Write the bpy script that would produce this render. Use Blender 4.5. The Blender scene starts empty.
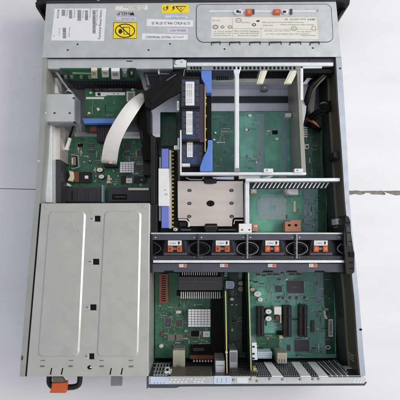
import bpy, math, random
from mathutils import Vector, Matrix
random.seed(7)
S = bpy.context.scene
COL = S.collection

# ------------------------------------------------------------------ camera
CX, CY, CH = 0.0085812, 0.1678158, 0.6448746
TILT, TY, FPX, SHY = 0.1910257, 0.0028906, 403.674, -35.02
fwd = Vector((math.sin(TY), math.sin(TILT), -math.cos(TILT))).normalized()
right = fwd.cross(Vector((0, 1, 0))).normalized()
up = right.cross(fwd)
CAM = Vector((CX, CY, CH))
cam = bpy.data.cameras.new('camera')
cam.sensor_width = 36
cam.lens = FPX / 400 * 36
cam.shift_y = SHY / 400
cam.clip_start = 0.01
cam.clip_end = 50
co = bpy.data.objects.new('camera', cam)
COL.objects.link(co)
M = Matrix((right, up, -fwd)).transposed().to_4x4()
M.translation = CAM
co.matrix_world = M
S.camera = co


def ray(px, py):
    return right * ((px - 200) / FPX) + up * ((200 + SHY - py) / FPX) + fwd


def F(px, py, z=0.0):
    """point at height z seen at photo position (px, py)"""
    d = ray(px, py)
    return CAM + d * ((z - CH) / d.z)


def WY(px, py, Y):
    d = ray(px, py)
    return CAM + d * ((Y - CY) / d.y)


# ------------------------------------------------------------------ materials
def lin(c):
    c /= 255.0
    return c / 12.92 if c <= 0.04045 else ((c + 0.055) / 1.055) ** 2.4


def rgb(r, g, b):
    return (lin(r), lin(g), lin(b), 1)


class N:
    def __init__(s, name):
        s.m = bpy.data.materials.new(name)
        s.m.use_nodes = True
        s.t = s.m.node_tree
        s.b = s.t.nodes['Principled BSDF']

    def n(s, typ, **kw):
        o = s.t.nodes.new(typ)
        for k, v in kw.items():
            if k in o.inputs:
                o.inputs[k].default_value = v
            else:
                setattr(o, k, v)
        return o

    def l(s, a, b):
        s.t.links.new(a, b)

    def mix(s, fac, a, b, blend='MIX'):
        o = s.t.nodes.new('ShaderNodeMix')
        o.data_type = 'RGBA'
        o.blend_type = blend
        for sock, v in ((o.inputs[0], fac), (o.inputs[6], a), (o.inputs[7], b)):
            if hasattr(v, 'links'):
                s.l(v, sock)
            else:
                sock.default_value = v
        return o.outputs[2]

    def ramp(s, src, p0, p1, c0=(0, 0, 0, 1), c1=(1, 1, 1, 1)):
        r = s.t.nodes.new('ShaderNodeValToRGB')
        r.color_ramp.elements[0].position = p0
        r.color_ramp.elements[1].position = p1
        r.color_ramp.elements[0].color = c0
        r.color_ramp.elements[1].color = c1
        s.l(src, r.inputs[0])
        return r.outputs[0]


def mat(name, col, rough=0.5, metal=0.0, var=0.12, scale=60, bump=0.0, bscale=900, stretch=(1, 1, 1), spec=0.5, grime=0.0, scratch=0.0):
    w = N(name)
    tc = w.n('ShaderNodeTexCoord')
    mp = w.n('ShaderNodeMapping')
    mp.inputs['Scale'].default_value = stretch
    w.l(tc.outputs['Object'], mp.inputs[0])
    nz = w.n('ShaderNodeTexNoise', Scale=scale, Detail=5.0, Roughness=0.6)
    w.l(mp.outputs[0], nz.inputs['Vector'])
    dark = tuple(c * (1 - var) for c in col[:3]) + (1,)
    lite = tuple(min(1, c * (1 + var)) for c in col[:3]) + (1,)
    c = w.ramp(nz.outputs['Fac'], 0.3, 0.7, dark, lite)
    if grime:
        g = w.n('ShaderNodeTexNoise', Scale=22.0, Detail=8.0, Roughness=0.7)
        w.l(tc.outputs['Object'], g.inputs['Vector'])
        gm = w.ramp(g.outputs['Fac'], 0.5, 0.75)
        sc = w.n('ShaderNodeMath', operation='MULTIPLY')
        w.l(gm, sc.inputs[0]); sc.inputs[1].default_value = grime
        c = w.mix(sc.outputs[0], c, tuple(x * 0.6 for x in col[:3]) + (1,))
    if scratch:
        tot = None
        for ang, sc_ in ((0.5, 26.0), (2.1, 19.0), (1.3, 33.0)):
            m2 = w.n('ShaderNodeMapping')
            m2.inputs['Rotation'].default_value = (0, 0, ang)
            m2.inputs['Scale'].default_value = (1, 28, 1)
            w.l(tc.outputs['Object'], m2.inputs[0])
            sn = w.n('ShaderNodeTexNoise', Scale=sc_, Detail=2.0, Roughness=0.4, Distortion=0.3)
            w.l(m2.outputs[0], sn.inputs['Vector'])
            ln = w.ramp(sn.outputs['Fac'], 0.70, 0.735)
            if tot is None:
                tot = ln
            else:
                mx = w.n('ShaderNodeMath', operation='MAXIMUM')
                w.l(tot, mx.inputs[0]); w.l(ln, mx.inputs[1]); tot = mx.outputs[0]
        ms = w.n('ShaderNodeMath', operation='MULTIPLY')
        w.l(tot, ms.inputs[0]); ms.inputs[1].default_value = scratch
        c = w.mix(ms.outputs[0], c, tuple(min(1, x * 1.5) for x in col[:3]) + (1,))
        v3 = w.n('ShaderNodeTexVoronoi', Scale=120.0)
        w.l(tc.outputs['Object'], v3.inputs['Vector'])
        sp3 = w.ramp(v3.outputs['Distance'], 0.05, 0.09, (1, 1, 1, 1), (0, 0, 0, 1))
        sc3 = w.n('ShaderNodeSeparateColor'); w.l(v3.outputs['Color'], sc3.inputs[0])
        k3 = w.ramp(sc3.outputs[0], 0.93, 0.94)
        m3 = w.n('ShaderNodeMath', operation='MULTIPLY'); w.l(sp3, m3.inputs[0]); w.l(k3, m3.inputs[1])
        c = w.mix(m3.outputs[0], c, tuple(x * 0.35 for x in col[:3]) + (1,))
    w.l(c, w.b.inputs['Base Color'])
    rr = w.ramp(nz.outputs['Fac'], 0.25, 0.75, (max(0.05, rough - .07),) * 3 + (1,), (min(1, rough + .07),) * 3 + (1,))
    w.l(rr, w.b.inputs['Roughness'])
    w.b.inputs['Metallic'].default_value = metal
    w.b.inputs['Specular IOR Level'].default_value = spec
    if bump:
        bn = w.n('ShaderNodeTexNoise', Scale=bscale, Detail=3.0)
        w.l(mp.outputs[0], bn.inputs['Vector'])
        bp = w.n('ShaderNodeBump', Strength=bump, Distance=0.0004)
        w.l(bn.outputs['Fac'], bp.inputs['Height'])
        w.l(bp.outputs[0], w.b.inputs['Normal'])
    return w.m


def pcb(name, col, trace, rough=0.4, pads=0.3):
    """circuit board: copper pours, dense traces, solder pads and vias"""
    w = N(name)
    tc = w.n('ShaderNodeTexCoord')
    ob = tc.outputs['Object']
    # large copper pours (blocky)
    v1 = w.n('ShaderNodeTexVoronoi', Scale=38.0, distance='CHEBYCHEV')
    w.l(ob, v1.inputs['Vector'])
    bw = w.n('ShaderNodeSeparateColor')
    w.l(v1.outputs['Color'], bw.inputs[0])
    c = w.mix(bw.outputs[0], tuple(x * 0.72 for x in col[:3]) + (1,), tuple(min(1, x * 1.25) for x in col[:3]) + (1,))
    # traces
    for sc, rot, thr in ((430.0, 0.0, 0.9), (430.0, math.pi / 2, 0.9), (330.0, math.pi / 4, 0.93)):
        mp = w.n('ShaderNodeMapping')
        mp.inputs['Rotation'].default_value = (0, 0, rot)
        w.l(ob, mp.inputs[0])
        wv = w.n('ShaderNodeTexWave', Scale=sc / 3)
        w.l(mp.outputs[0], wv.inputs['Vector'])
        line = w.ramp(wv.outputs['Fac'], thr - 0.25, thr)
        nz = w.n('ShaderNodeTexVoronoi', Scale=55.0 + 17 * rot, distance='CHEBYCHEV')
        w.l(mp.outputs[0], nz.inputs['Vector'])
        s2 = w.n('ShaderNodeSeparateColor')
        w.l(nz.outputs['Color'], s2.inputs[0])
        mk = w.ramp(s2.outputs[1], 0.55, 0.57)
        mu = w.n('ShaderNodeMath', operation='MULTIPLY')
        w.l(line, mu.inputs[0]); w.l(mk, mu.inputs[1])
        mu2 = w.n('ShaderNodeMath', operation='MULTIPLY')
        w.l(mu.outputs[0], mu2.inputs[0]); mu2.inputs[1].default_value = 0.55
        c = w.mix(mu2.outputs[0], c, trace)
    # vias and pads
    vo = w.n('ShaderNodeTexVoronoi', Scale=520.0)
    w.l(ob, vo.inputs['Vector'])
    dots = w.ramp(vo.outputs['Distance'], 0.16, 0.24, (1, 1, 1, 1), (0, 0, 0, 1))
    s3 = w.n('ShaderNodeSeparateColor')
    w.l(vo.outputs['Color'], s3.inputs[0])
    mk = w.ramp(s3.outputs[2], 0.6, 0.62)
    mu = w.n('ShaderNodeMath', operation='MULTIPLY')
    w.l(dots, mu.inputs[0]); w.l(mk, mu.inputs[1])
    mu2 = w.n('ShaderNodeMath', operation='MULTIPLY')
    w.l(mu.outputs[0], mu2.inputs[0]); mu2.inputs[1].default_value = pads
    c = w.mix(mu2.outputs[0], c, (0.5, 0.55, 0.48, 1))
    w.l(c, w.b.inputs['Base Color'])
    dn = w.n('ShaderNodeTexNoise', Scale=45.0, Detail=6.0, Roughness=0.65)
    w.l(ob, dn.inputs['Vector'])
    c2 = w.mix(1.0, c, w.ramp(dn.outputs['Fac'], 0.3, 0.72, (.62, .62, .62, 1), (1.0, 1.0, 1.0, 1)), 'MULTIPLY')
    w.l(c2, w.b.inputs['Base Color'])
    w.l(w.ramp(dn.outputs['Fac'], 0.3, 0.7, (rough - .12,) * 3 + (1,), (rough + .12,) * 3 + (1,)), w.b.inputs['Roughness'])
    return w.m


M_ = {}
M_['steel'] = mat('galvanised_steel', rgb(206, 209, 210), 0.38, 0.65, 0.07, 60, 0.1, 90, grime=0.3, scratch=0.14)
M_['lid'] = mat('zinc_plated_sheet', rgb(194, 195, 188), 0.4, 0.55, 0.05, 30, 0.12, 60, grime=0.28, scratch=0.14)
M_['bright'] = mat('bright_steel', rgb(228, 231, 234), 0.4, 0.35, 0.06, 120, 0.05)
M_['dim'] = mat('dull_steel', rgb(142, 146, 150), 0.45, 0.5, 0.15, 60, 0.1)
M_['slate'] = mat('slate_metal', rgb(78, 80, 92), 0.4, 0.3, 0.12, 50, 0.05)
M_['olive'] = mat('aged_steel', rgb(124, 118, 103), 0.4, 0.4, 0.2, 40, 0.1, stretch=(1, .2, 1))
M_['umber'] = mat('shaded_steel_brown', rgb(98, 91, 78), 0.36, 0.5, 0.25, 40, 0.1, stretch=(1, .2, 1))  # brown stands in for shade on the upper right wall
M_['gloom'] = mat('shaded_steel_dark', rgb(62, 68, 68), 0.4, 0.3, 0.2, 60, 0.1)  # dark grey stands in for shade lower on the right wall
M_['bend'] = mat('burnished_sheet_bend', rgb(200, 200, 193), 0.3, 0.75, 0.05, 60)
M_['duct'] = mat('deep_black_plastic', rgb(15, 15, 17), 0.5, 0, 0.25, 80, 0.1, spec=0.2)
M_['fin'] = mat('white_anodised_fins', rgb(244, 245, 248), 0.4, 0, 0.02, 60)
M_['leftwall'] = mat('greyed_zinc_sheet', rgb(160, 163, 158), 0.5, 0.35, 0.06, 40, 0.1, 90, grime=0.3, scratch=0.14)
M_['divider'] = mat('greyed_divider_steel', rgb(158, 155, 144), 0.4, 0.35, 0.15, 40, 0.1, stretch=(1, .2, 1))
M_['rim'] = mat('pale_blue_steel_rim', rgb(176, 184, 194), 0.38, 0.5, 0.06, 60, 0.1, 90)
M_['port'] = mat('port_shield_metal', rgb(186, 182, 166), 0.35, 0.6, 0.12, 80, 0.1)
M_['cream'] = mat('cream_metal', rgb(222, 214, 176), 0.5, 0.1, 0.05, 60)
M_['beigeplate'] = mat('brushed_heat_sink_plate', rgb(212, 203, 195), 0.32, 0.6, 0.08, 90, 0.25, 500, stretch=(.12, 1, 1), scratch=0.15)
M_['black'] = mat('black_plastic', rgb(22, 22, 24), 0.42, 0, 0.25, 80, 0.1, spec=0.35)
M_['soot'] = mat('matt_black', rgb(13, 13, 14), 0.7, 0, 0.3, 80, spec=0.2)
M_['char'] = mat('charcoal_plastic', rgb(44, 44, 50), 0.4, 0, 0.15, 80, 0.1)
M_['ic'] = mat('chip_package', rgb(62, 60, 68), 0.45, 0, 0.12, 300)
M_['pin'] = mat('tin_plated_pins', rgb(190, 190, 186), 0.35, 0.6, 0.15, 300)
M_['gold'] = mat('gold_contacts', rgb(205, 180, 92), 0.4, 0.4, 0.15, 200)
M_['edge'] = mat('yellow_board_edge', rgb(206, 184, 104), 0.5, 0, 0.15, 200)
M_['paledge'] = mat('pale_board_edge', rgb(170, 185, 140), 0.5, 0, 0.15, 200)
M_['white'] = mat('white_plastic', rgb(228, 228, 228), 0.5, 0, 0.04, 80)
M_['paper'] = mat('white_paper_label', rgb(225, 226, 228), 0.7, 0, 0.03, 60)
M_['creamp'] = mat('cream_paper_label', rgb(222, 220, 209), 0.6, 0, 0.03, 60)
M_['ink'] = mat('black_ink', rgb(30, 30, 34), 0.7, 0, 0.1, 60)
M_['greyink'] = mat('grey_ink', rgb(120, 120, 124), 0.7, 0, 0.1, 60)
M_['brownink'] = mat('faded_brown_ink', rgb(140, 128, 110), 0.7, 0, 0.1, 60)
M_['yellow'] = mat('yellow_label', rgb(242, 212, 20), 0.5, 0, 0.04, 60)
M_['orange'] = mat('orange_plastic', rgb(205, 92, 45), 0.42, 0, 0.1, 80)
M_['copper'] = mat('salmon_plastic', rgb(196, 134, 104), 0.5, 0, 0.1, 80)
M_['tan'] = mat('beige_plastic', rgb(212, 190, 160), 0.5, 0, 0.1, 80)
M_['blue'] = mat('light_blue_plastic', rgb(92, 130, 208), 0.36, 0, 0.05, 80)
M_['violet'] = mat('violet_blue_plastic', rgb(110, 122, 200), 0.4, 0, 0.05, 80)
M_['lavender'] = mat('lavender_grey_sheet', rgb(212, 217, 232), 0.5, 0.1, 0.05, 40)
M_['navy'] = pcb('navy_memory_board', rgb(36, 54, 88), rgb(66, 96, 136), 0.35, 0.15)
M_['plum'] = mat('plum_edge', rgb(62, 46, 66), 0.5, 0, 0.15, 80)
M_['brown'] = mat('brown_slot_plastic', rgb(112, 62, 46), 0.5, 0, 0.15, 100)
M_['red'] = mat('red_wire', rgb(170, 60, 40), 0.5)
M_['cable'] = mat('cream_ribbon_cable', rgb(240, 236, 230), 0.55, 0, 0.04, 400, 0.2, 700, stretch=(1, .1, 1))
M_['green'] = pcb('green_circuit_board', rgb(34, 98, 66), rgb(66, 130, 94), 0.42)
M_['deepgreen'] = pcb('dark_green_circuit_board', rgb(24, 72, 50), rgb(52, 112, 80), 0.42)
M_['teal'] = pcb('teal_glare_circuit_board', rgb(112, 178, 166), rgb(110, 172, 150), 0.46)  # teal haze of lighting glare mixed into the board colour
M_['mint'] = pcb('bright_green_circuit_board', rgb(112, 190, 162), rgb(120, 190, 160), 0.46)
M_['darkteal'] = pcb('dark_teal_circuit_board', rgb(50, 104, 94), rgb(60, 118, 108), 0.4)
M_['bluegrey'] = mat('grey_area_coating', rgb(126, 156, 160), 0.4, 0, 0.1, 100)
M_['blacklabel'] = mat('black_label', rgb(24, 24, 26), 0.5)
M_['cap'] = mat('capacitor_top', rgb(224, 222, 218), 0.35, 0.2, 0.06, 100)
M_['pink'] = mat('pale_lilac_label', rgb(205, 196, 216), 0.6, 0, 0.05, 60)
M_['bluepaper'] = mat('pale_blue_label', rgb(196, 208, 226), 0.6, 0, 0.05, 60)


# ------------------------------------------------------------------ mesh builder
class MB:
    def __init__(s):
        s.v, s.f, s.mi, s.mats = [], [], [], []

    def m(s, key):
        if key not in s.mats:
            s.mats.append(key)
        return s.mats.index(key)

    def add(s, vs, fs, key):
        o = len(s.v)
        s.v += [Vector(v) for v in vs]
        i = s.m(key)
        for f in fs:
            s.f.append([o + k for k in f])
            s.mi.append(i)
        return s

    def extr(s, top, vec, key):
        """top polygon (world points) swept by vec"""
        n = len(top)
        vs = [Vector(p) for p in top] + [Vector(p) + vec for p in top]
        nrm = Vector((0, 0, 0))
        for i in range(n):
            a, b = vs[i], vs[(i + 1) % n]
            nrm += a.cross(b)
        if nrm.dot(vec) > 0:
            vs = [Vector(p) for p in top[::-1]] + [Vector(p) + vec for p in top[::-1]]
        fs = [list(range(n)), list(range(2 * n - 1, n - 1, -1))]
        for i in range(n):
            j = (i + 1) % n
            fs.append([i, i + n, j + n, j])
        return s.add(vs, fs, key)

    def poly(s, pts, zt, zb, key):
        return s.extr([F(x, y, zt) for x, y in pts], Vector((0, 0, zb - zt)), key)

    def box(s, x0, y0, x1, y1, zt, zb, key):
        a, b, c, d = F(x0, y0, zt), F(x1, y0, zt), F(x1, y1, zt), F(x0, y1, zt)
        X0 = (a.x + d.x) / 2; X1 = (b.x + c.x) / 2
        Y0 = (c.y + d.y) / 2; Y1 = (a.y + b.y) / 2
        return s.extr([(X0, Y0, zt), (X1, Y0, zt), (X1, Y1, zt), (X0, Y1, zt)], Vector((0, 0, zb - zt)), key)

    def quad(s, x0, y0, x1, y1, zt, zb, key):
        return s.poly([(x0, y0), (x1, y0), (x1, y1), (x0, y1)], zt, zb, key)

    def cyl(s, cx, cy, r, zt, zb, key, n=20, r2=None, sq=0.75):
        c = F(cx, cy, zt)
        R = (F(cx + r, cy, zt) - c).x
        k = 1 if r2 is None else r2 / r
        vs = []
        for i in range(n):
            a = 2 * math.pi * i / n
            vs.append((c.x + R * math.cos(a), c.y + R * sq * math.sin(a), zt))
        for i in range(n):
            a = 2 * math.pi * i / n
            vs.append((c.x + R * k * math.cos(a), c.y + R * sq * k * math.sin(a), zb))
        fs = [list(range(n)), list(range(2 * n - 1, n - 1, -1))]
        for i in range(n):
            j = (i + 1) % n
            fs.append([i, i + n, j + n, j])
        return s.add(vs, fs, key)

    def strip(s, pts, w, zt, zb, key):
        """a mitred band of width w (px) along a px polyline"""
        L, R = [], []
        for i, (x, y) in enumerate(pts):
            a = pts[max(0, i - 1)]; b = pts[min(len(pts) - 1, i + 1)]
            d = Vector((b[0] - a[0], b[1] - a[1])); d.normalize()
            L.append((x - d.y * w / 2, y + d.x * w / 2)); R.append((x + d.y * w / 2, y - d.x * w / 2))
        for i in range(len(pts) - 1):
            s.poly([L[i], L[i + 1], R[i + 1], R[i]], zt, zb, key)
        return s

    def wall(s, pts, Y, t, key):
        """px polygon on the vertical plane y=Y, swept t along y"""
        return s.extr([WY(x, y, Y) for x, y in pts], Vector((0, t, 0)), key)

    def tube(s, pts, r, key, n=10, sq=1.0):
        P = [Vector(p) for p in pts]
        rings = []
        for i, p in enumerate(P):
            d = (P[min(len(P) - 1, i + 1)] - P[max(0, i - 1)]).normalized()
            a = d.orthogonal().normalized() if abs(d.z) > 0.95 else d.cross(Vector((0, 0, 1))).normalized()
            b = d.cross(a)
            rr = r[i] if isinstance(r, (list, tuple)) else r
            rings.append([p + a * rr * math.cos(2 * math.pi * k / n) + b * rr * math.sin(2 * math.pi * k / n) for k in range(n)])
        vs = [v for rg in rings for v in rg]
        fs = []
        for i in range(len(P) - 1):
            for k in range(n):
                j = (k + 1) % n
                fs.append([i * n + k, i * n + j, (i + 1) * n + j, (i + 1) * n + k])
        fs.append(list(range(n - 1, -1, -1)))
        fs.append([(len(P) - 1) * n + k for k in range(n)])
        return s.add(vs, fs, key)

    def ring(s, cx, cy, rx, ry, z, r, key):
        n = 36
        P = [F(cx + rx * math.cos(2 * math.pi * k / n), cy + ry * math.sin(2 * math.pi * k / n), z) for k in range(n + 1)]
        return s.tube(P, r, key, 8)

    def slope(s, pts, z0, z1, inset, key, cap=None):
        """raised (or sunk) panel: px outline at z0, inset outline at z1"""
        O = [F(x, y, z0) for x, y in pts]
        n = len(O)
        c = sum(O, Vector()) / n
        I = []
        for i in range(n):
            a, b = O[(i - 1) % n], O[(i + 1) % n]
            d = (b - a).normalized()
            nn = Vector((-d.y, d.x, 0))
            if nn.dot(c - O[i]) < 0:
                nn = -nn
            q = O[i] + nn * inset
            I.append(Vector((q.x, q.y, z1)))
        area = sum(O[i].x * O[(i + 1) % n].y - O[(i + 1) % n].x * O[i].y for i in range(n))
        if area < 0:
            O.reverse(); I.reverse()
        s.add(O + I, [[i, (i + 1) % n, n + (i + 1) % n, n + i] for i in range(n)], key)
        s.add(I, [list(range(n))], cap or key)
        return s

    def text(s, txt, cx, cy, h, z, key, rot=180, w=None, t=0.00012):
        """raised lettering centred at px (cx, cy); h = letter height in px; w = total width in px"""
        cu = bpy.data.curves.new('t', 'FONT')
        cu.body = txt
        cu.align_x = 'CENTER'; cu.align_y = 'CENTER'
        cu.resolution_u = 2
        cu.extrude = 0.0
        ob = bpy.data.objects.new('t', cu)
        COL.objects.link(ob)
        me = bpy.data.meshes.new_from_object(ob)
        COL.objects.unlink(ob)
        bpy.data.objects.remove(ob)
        vs = [v.co.copy() for v in me.vertices]
        fs = [list(p.vertices) for p in me.polygons]
        bpy.data.meshes.remove(me)
        if not vs:
            return s
        W = max(v.x for v in vs) - min(v.x for v in vs)
        H = 0.72
        a = math.radians(rot)
        c = F(cx, cy, z)
        ppx = (F(cx + 1, cy, z) - c).x
        ppy = (c - F(cx, cy + 1, z)).y
        horizontal = abs(math.cos(a)) > 0.5
        kh = h / H * (ppy if horizontal else ppx)
        kw = (w / W) * (ppx if horizontal else ppy) if w else kh * 1.33
        out = []
        for v in vs:
            x, y = v.x * kw, v.y * kh
            out.append((c.x + x * math.cos(a) - y * math.sin(a), c.y + x * math.sin(a) + y * math.cos(a), z))
        return s.add(out, fs, key)

    def build(s, name, parent=None, label=None, bevel=0.0, smooth=False, kind=None, cat=None):
        n = len(s.v)
        lo = Vector([min(v[k] for v in s.v) for k in range(3)])
        hi = Vector([max(v[k] for v in s.v) for k in range(3)])
        c = (lo + hi) / 2
        c.z = lo.z
        me = bpy.data.meshes.new(name)
        me.from_pydata([v - c for v in s.v], [], s.f)
        for k in s.mats:
            me.materials.append(M_[k])
        me.polygons.foreach_set('material_index', s.mi)
        if smooth:
            me.polygons.foreach_set('use_smooth', [True] * len(me.polygons))
        me.update()
        o = bpy.data.objects.new(name, me)
        COL.objects.link(o)
        o['wx'], o['wy'], o['wz'] = c
        if parent is not None:
            o.parent = parent
            o.location = c - Vector((parent['wx'], parent['wy'], parent['wz']))
        else:
            o.location = c
        if label: o['label'] = label
        if kind: o['kind'] = kind
        if cat: o['category'] = cat
        if bevel:
            b = o.modifiers.new('edge', 'BEVEL')
            b.width = bevel
            b.segments = 2
            b.limit_method = 'ANGLE'
            b.angle_limit = math.radians(40)
        return o


def catmull(P):
    Q = []
    for k in range(len(P) - 1):
        p0, p1, p2, p3 = P[max(0, k - 1)], P[k], P[k + 1], P[min(len(P) - 1, k + 2)]
        for t in (0, .25, .5, .75):
            Q.append(0.5 * ((2 * p1) + (p2 - p0) * t + (2 * p0 - 5 * p1 + 4 * p2 - p3) * t * t + (3 * p1 - p0 - 3 * p2 + p3) * t ** 3))
    Q.append(P[-1])
    return Q


def rrect(x0, y0, x1, y1, r, ry=None, skew=0.0, n=6):
    """rounded px rectangle; skew shifts x with y (px per px)"""
    ry = ry or r * 0.75
    pts = []
    for cx, cy, a0 in ((x1 - r, y0 + ry, -90), (x1 - r, y1 - ry, 0), (x0 + r, y1 - ry, 90), (x0 + r, y0 + ry, 180)):
        for k in range(n + 1):
            a = math.radians(a0 + 90 * k / n)
            pts.append((cx + r * math.cos(a), cy + ry * math.sin(a)))
    return [(x + skew * (y - y0), y) for x, y in pts]


# ------------------------------------------------------------------ setting
def noise_edge(x0, x1, y, amp, step, z, seed):
    rnd = random.Random(seed)
    pts = []
    x = x0
    while x < x1:
        pts.append((x, y + rnd.uniform(-amp, amp)))
        x += step * rnd.uniform(.6, 1.4)
    pts.append((x1, y))
    return pts


def floor_mat():
    w = N('painted_white_board')
    tc = w.n('ShaderNodeTexCoord')
    mp = w.n('ShaderNodeMapping')
    mp.inputs['Scale'].default_value = (0.35, 1.6, 1)
    w.l(tc.outputs['Object'], mp.inputs[0])
    n1 = w.n('ShaderNodeTexNoise', Scale=9.0, Detail=6.0, Roughness=0.55)
    w.l(mp.outputs[0], n1.inputs['Vector'])
    c = w.ramp(n1.outputs['Fac'], 0.3, 0.7, rgb(221, 221, 226), rgb(231, 231, 235))
    n2 = w.n('ShaderNodeTexVoronoi', Scale=26.0)
    w.l(tc.outputs['Object'], n2.inputs['Vector'])
    spk = w.ramp(n2.outputs['Distance'], 0.018, 0.03, (1, 1, 1, 1), (0, 0, 0, 1))
    sc = w.n('ShaderNodeSeparateColor'); w.l(n2.outputs['Color'], sc.inputs[0])
    mk = w.ramp(sc.outputs[0], 0.9, 0.91)
    mu = w.n('ShaderNodeMath', operation='MULTIPLY'); w.l(spk, mu.inputs[0]); w.l(mk, mu.inputs[1])
    c = w.mix(mu.outputs[0], c, rgb(150, 148, 146))
    w.l(c, w.b.inputs['Base Color'])
    w.b.inputs['Roughness'].default_value = 0.55
    w.b.inputs['Specular IOR Level'].default_value = 0.3
    n3 = w.n('ShaderNodeTexNoise', Scale=28.0, Detail=8.0, Roughness=0.6)
    w.l(mp.outputs[0], n3.inputs['Vector'])
    bp = w.n('ShaderNodeBump', Strength=0.25, Distance=0.004)
    w.l(n3.outputs['Fac'], bp.inputs['Height'])
    w.l(bp.outputs[0], w.b.inputs['Normal'])
    return w.m


M_['floor'] = floor_mat()
M_['filler'] = mat('worn_brown_filler', rgb(134, 128, 120), 0.9, 0, 0.35, 220, 0.6, 500)

mb = MB()
mb.add([(-6, -6, -.0018), (6, -6, -.0018), (6, 6, -.0018), (-6, 6, -.0018)], [[0, 1, 2, 3]], 'filler')
mb.build('ground', kind='structure')
# two boards meeting at a seam that runs under the server
base_l = F(0, 188.6, 0); base_m = F(36, 189.2, 0)
upper = [(-900, 184.0), (0, 188.2), (36, 189.0)] + [(60, 189.6), (330, 190.4)] + noise_edge(346, 400, 190.7, 0.35, 3.0, 0, 3) + [(420, 191.4), (900, 195)]
lower = [(-900, 185.0), (0, 188.9), (36, 189.8)] + [(60, 190.3), (330, 193.6), (346, 194.6), (350, 195), (355, 194.0), (360, 194.9), (363, 194.4), (366, 192.8), (369, 193.0), (372, 194.5), (378, 194.5),
         (383.5, 195), (386, 194.4), (384, 192.0), (388, 193.2), (392, 194.6), (396, 195.4), (400, 195), (420, 195), (900, 197)]
U = [F(x, y, 0) for x, y in upper]
L = [F(x, y, 0) for x, y in lower]
mb = MB()
mb.extr(U + [Vector((6, U[-1].y, 0)), Vector((6, 6, 0)), Vector((-6, 6, 0)), Vector((-6, U[0].y, 0))], Vector((0, 0, -.006)), 'floor')
mb.extr(L + [Vector((6, L[-1].y, 0)), Vector((6, -6, 0)), Vector((-6, -6, 0)), Vector((-6, L[0].y, 0))], Vector((0, 0, -.006)), 'floor')
mb.build('floor', kind='structure')

# ------------------------------------------------------------------ server root
root = bpy.data.objects.new('rack_server', None)
COL.objects.link(root)
root['wx'], root['wy'], root['wz'] = 0.0, 0.26, 0.0
root.location = (0, 0.26, 0)
root['label'] = 'open silver rack server with its lid off, lying flat on the white floor'
root['category'] = 'server'

ZT = 0.086
# ---- chassis tray and walls
Lout = [(46.6, 3.4), (42.5, 58), (40.7, 100), (38.2, 150), (35, 200), (30, 250), (25.7, 300), (21.7, 350), (19.5, 376.5)]
Lin = [(50, 3.4), (46.8, 58), (46, 100), (44, 150), (40, 200), (36.4, 250), (32.3, 300), (28.6, 350), (26.2, 376.5)]
Rin = [(332.6, 1.4), (336, 58), (338.2, 100), (341.8, 150), (345, 200), (348.6, 240), (352, 275), (354.6, 300), (358, 350), (360.5, 376)]
Rout = [(336, 1.4), (341.5, 58), (344.2, 100), (347.2, 150), (349.4, 200), (353.2, 240), (357, 275), (359.3, 300), (363.4, 350), (365.6, 376)]
tray = MB()
tl, tr, bl, br = F(46, 20, ZT), F(336, 20, ZT), F(26, 374, ZT), F(360, 374, ZT)
tray.extr([(bl.x, bl.y, .003), (br.x, br.y, .003), (tr.x, tr.y, .003), (tl.x, tl.y, .003)], Vector((0, 0, -.002)), 'dim')
tray = tray.build('chassis_tray', root)
mb = MB()
for i in range(len(Lout) - 1):
    mb.poly([Lout[i], Lout[i + 1], Lin[i + 1], Lin[i]], ZT, .0, 'leftwall')
wl = mb.build('side_wall', root, 'left wall of the case with a wide top rim')
for y in (161, 113):
    x = 38.5 if y == 161 else 45.8
    MB().cyl(x, y, 1.0, ZT + .0006, ZT - .001, 'bright').build('rivet', wl)
mb = MB().poly([(21.2, 355.5), (22.8, 356), (23.2, 358.4), (22.4, 360.2), (20.9, 360.4)], ZT + .0004, ZT - .004, 'slate').build('notch', wl)
mb = MB()
for i in range(len(Rout) - 1):
    mb.poly([Rin[i], Rin[i + 1], Rout[i + 1], Rout[i]], ZT, .0, 'rim')
wr = mb.build('side_wall', root, 'right wall of the case with a pale narrow rim')
MB().cyl(340.2, 68.3, 1.1, ZT + .0004, ZT - .001, 'ink').build('hole', wr)
MB().cyl(360.8, 329.6, 1.4, ZT + .0005, ZT - .001, 'soot').build('hole', wr)
# lining on the right wall: ledge, clips, dark sheets that paint in its shade
def wall_strip(name, d0, d1, zt, zb_, key, lab, i0=1):
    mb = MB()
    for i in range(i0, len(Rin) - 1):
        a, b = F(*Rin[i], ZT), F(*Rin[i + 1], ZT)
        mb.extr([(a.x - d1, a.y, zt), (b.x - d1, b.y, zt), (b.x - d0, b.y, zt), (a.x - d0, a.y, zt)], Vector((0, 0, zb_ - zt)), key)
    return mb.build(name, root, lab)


wall_strip('wall_shade', .0002, .0012, .083, .055, 'umber', 'upper inner face of the right wall, its shade coloured brown')
wall_strip('wall_ledge', .0006, .0042, .0548, .0535, 'olive', 'thin pale ledge along the right wall')
wall_strip('wall_shade', .0006, .0028, .0533, .006, 'gloom', 'lower inner face of the right wall, its shade coloured dark grey')
mb = MB()
mb.poly([(333.5, 152), (342.5, 150), (344.5, 153), (342, 157), (338, 159), (334, 157)], .078, .05, 'black')
mb.box(331, 154, 335.5, 158.5, .055, .046, 'bright')
mb.cyl(333.5, 155.5, 1.0, .056, .05, 'soot')
mb.build('wall_clip', root, 'small black clip on the right wall', bevel=.0003)
mb = MB()
mb.box(336.6, 218.6, 342.2, 224.6, .062, .04, 'bright'); mb.cyl(339.6, 221.3, 1.3, .0625, .05, 'soot')
mb.box(337.5, 226, 342, 231, .058, .04, 'dim')
mb.build('screw_bracket', root, bevel=.0003)
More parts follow.
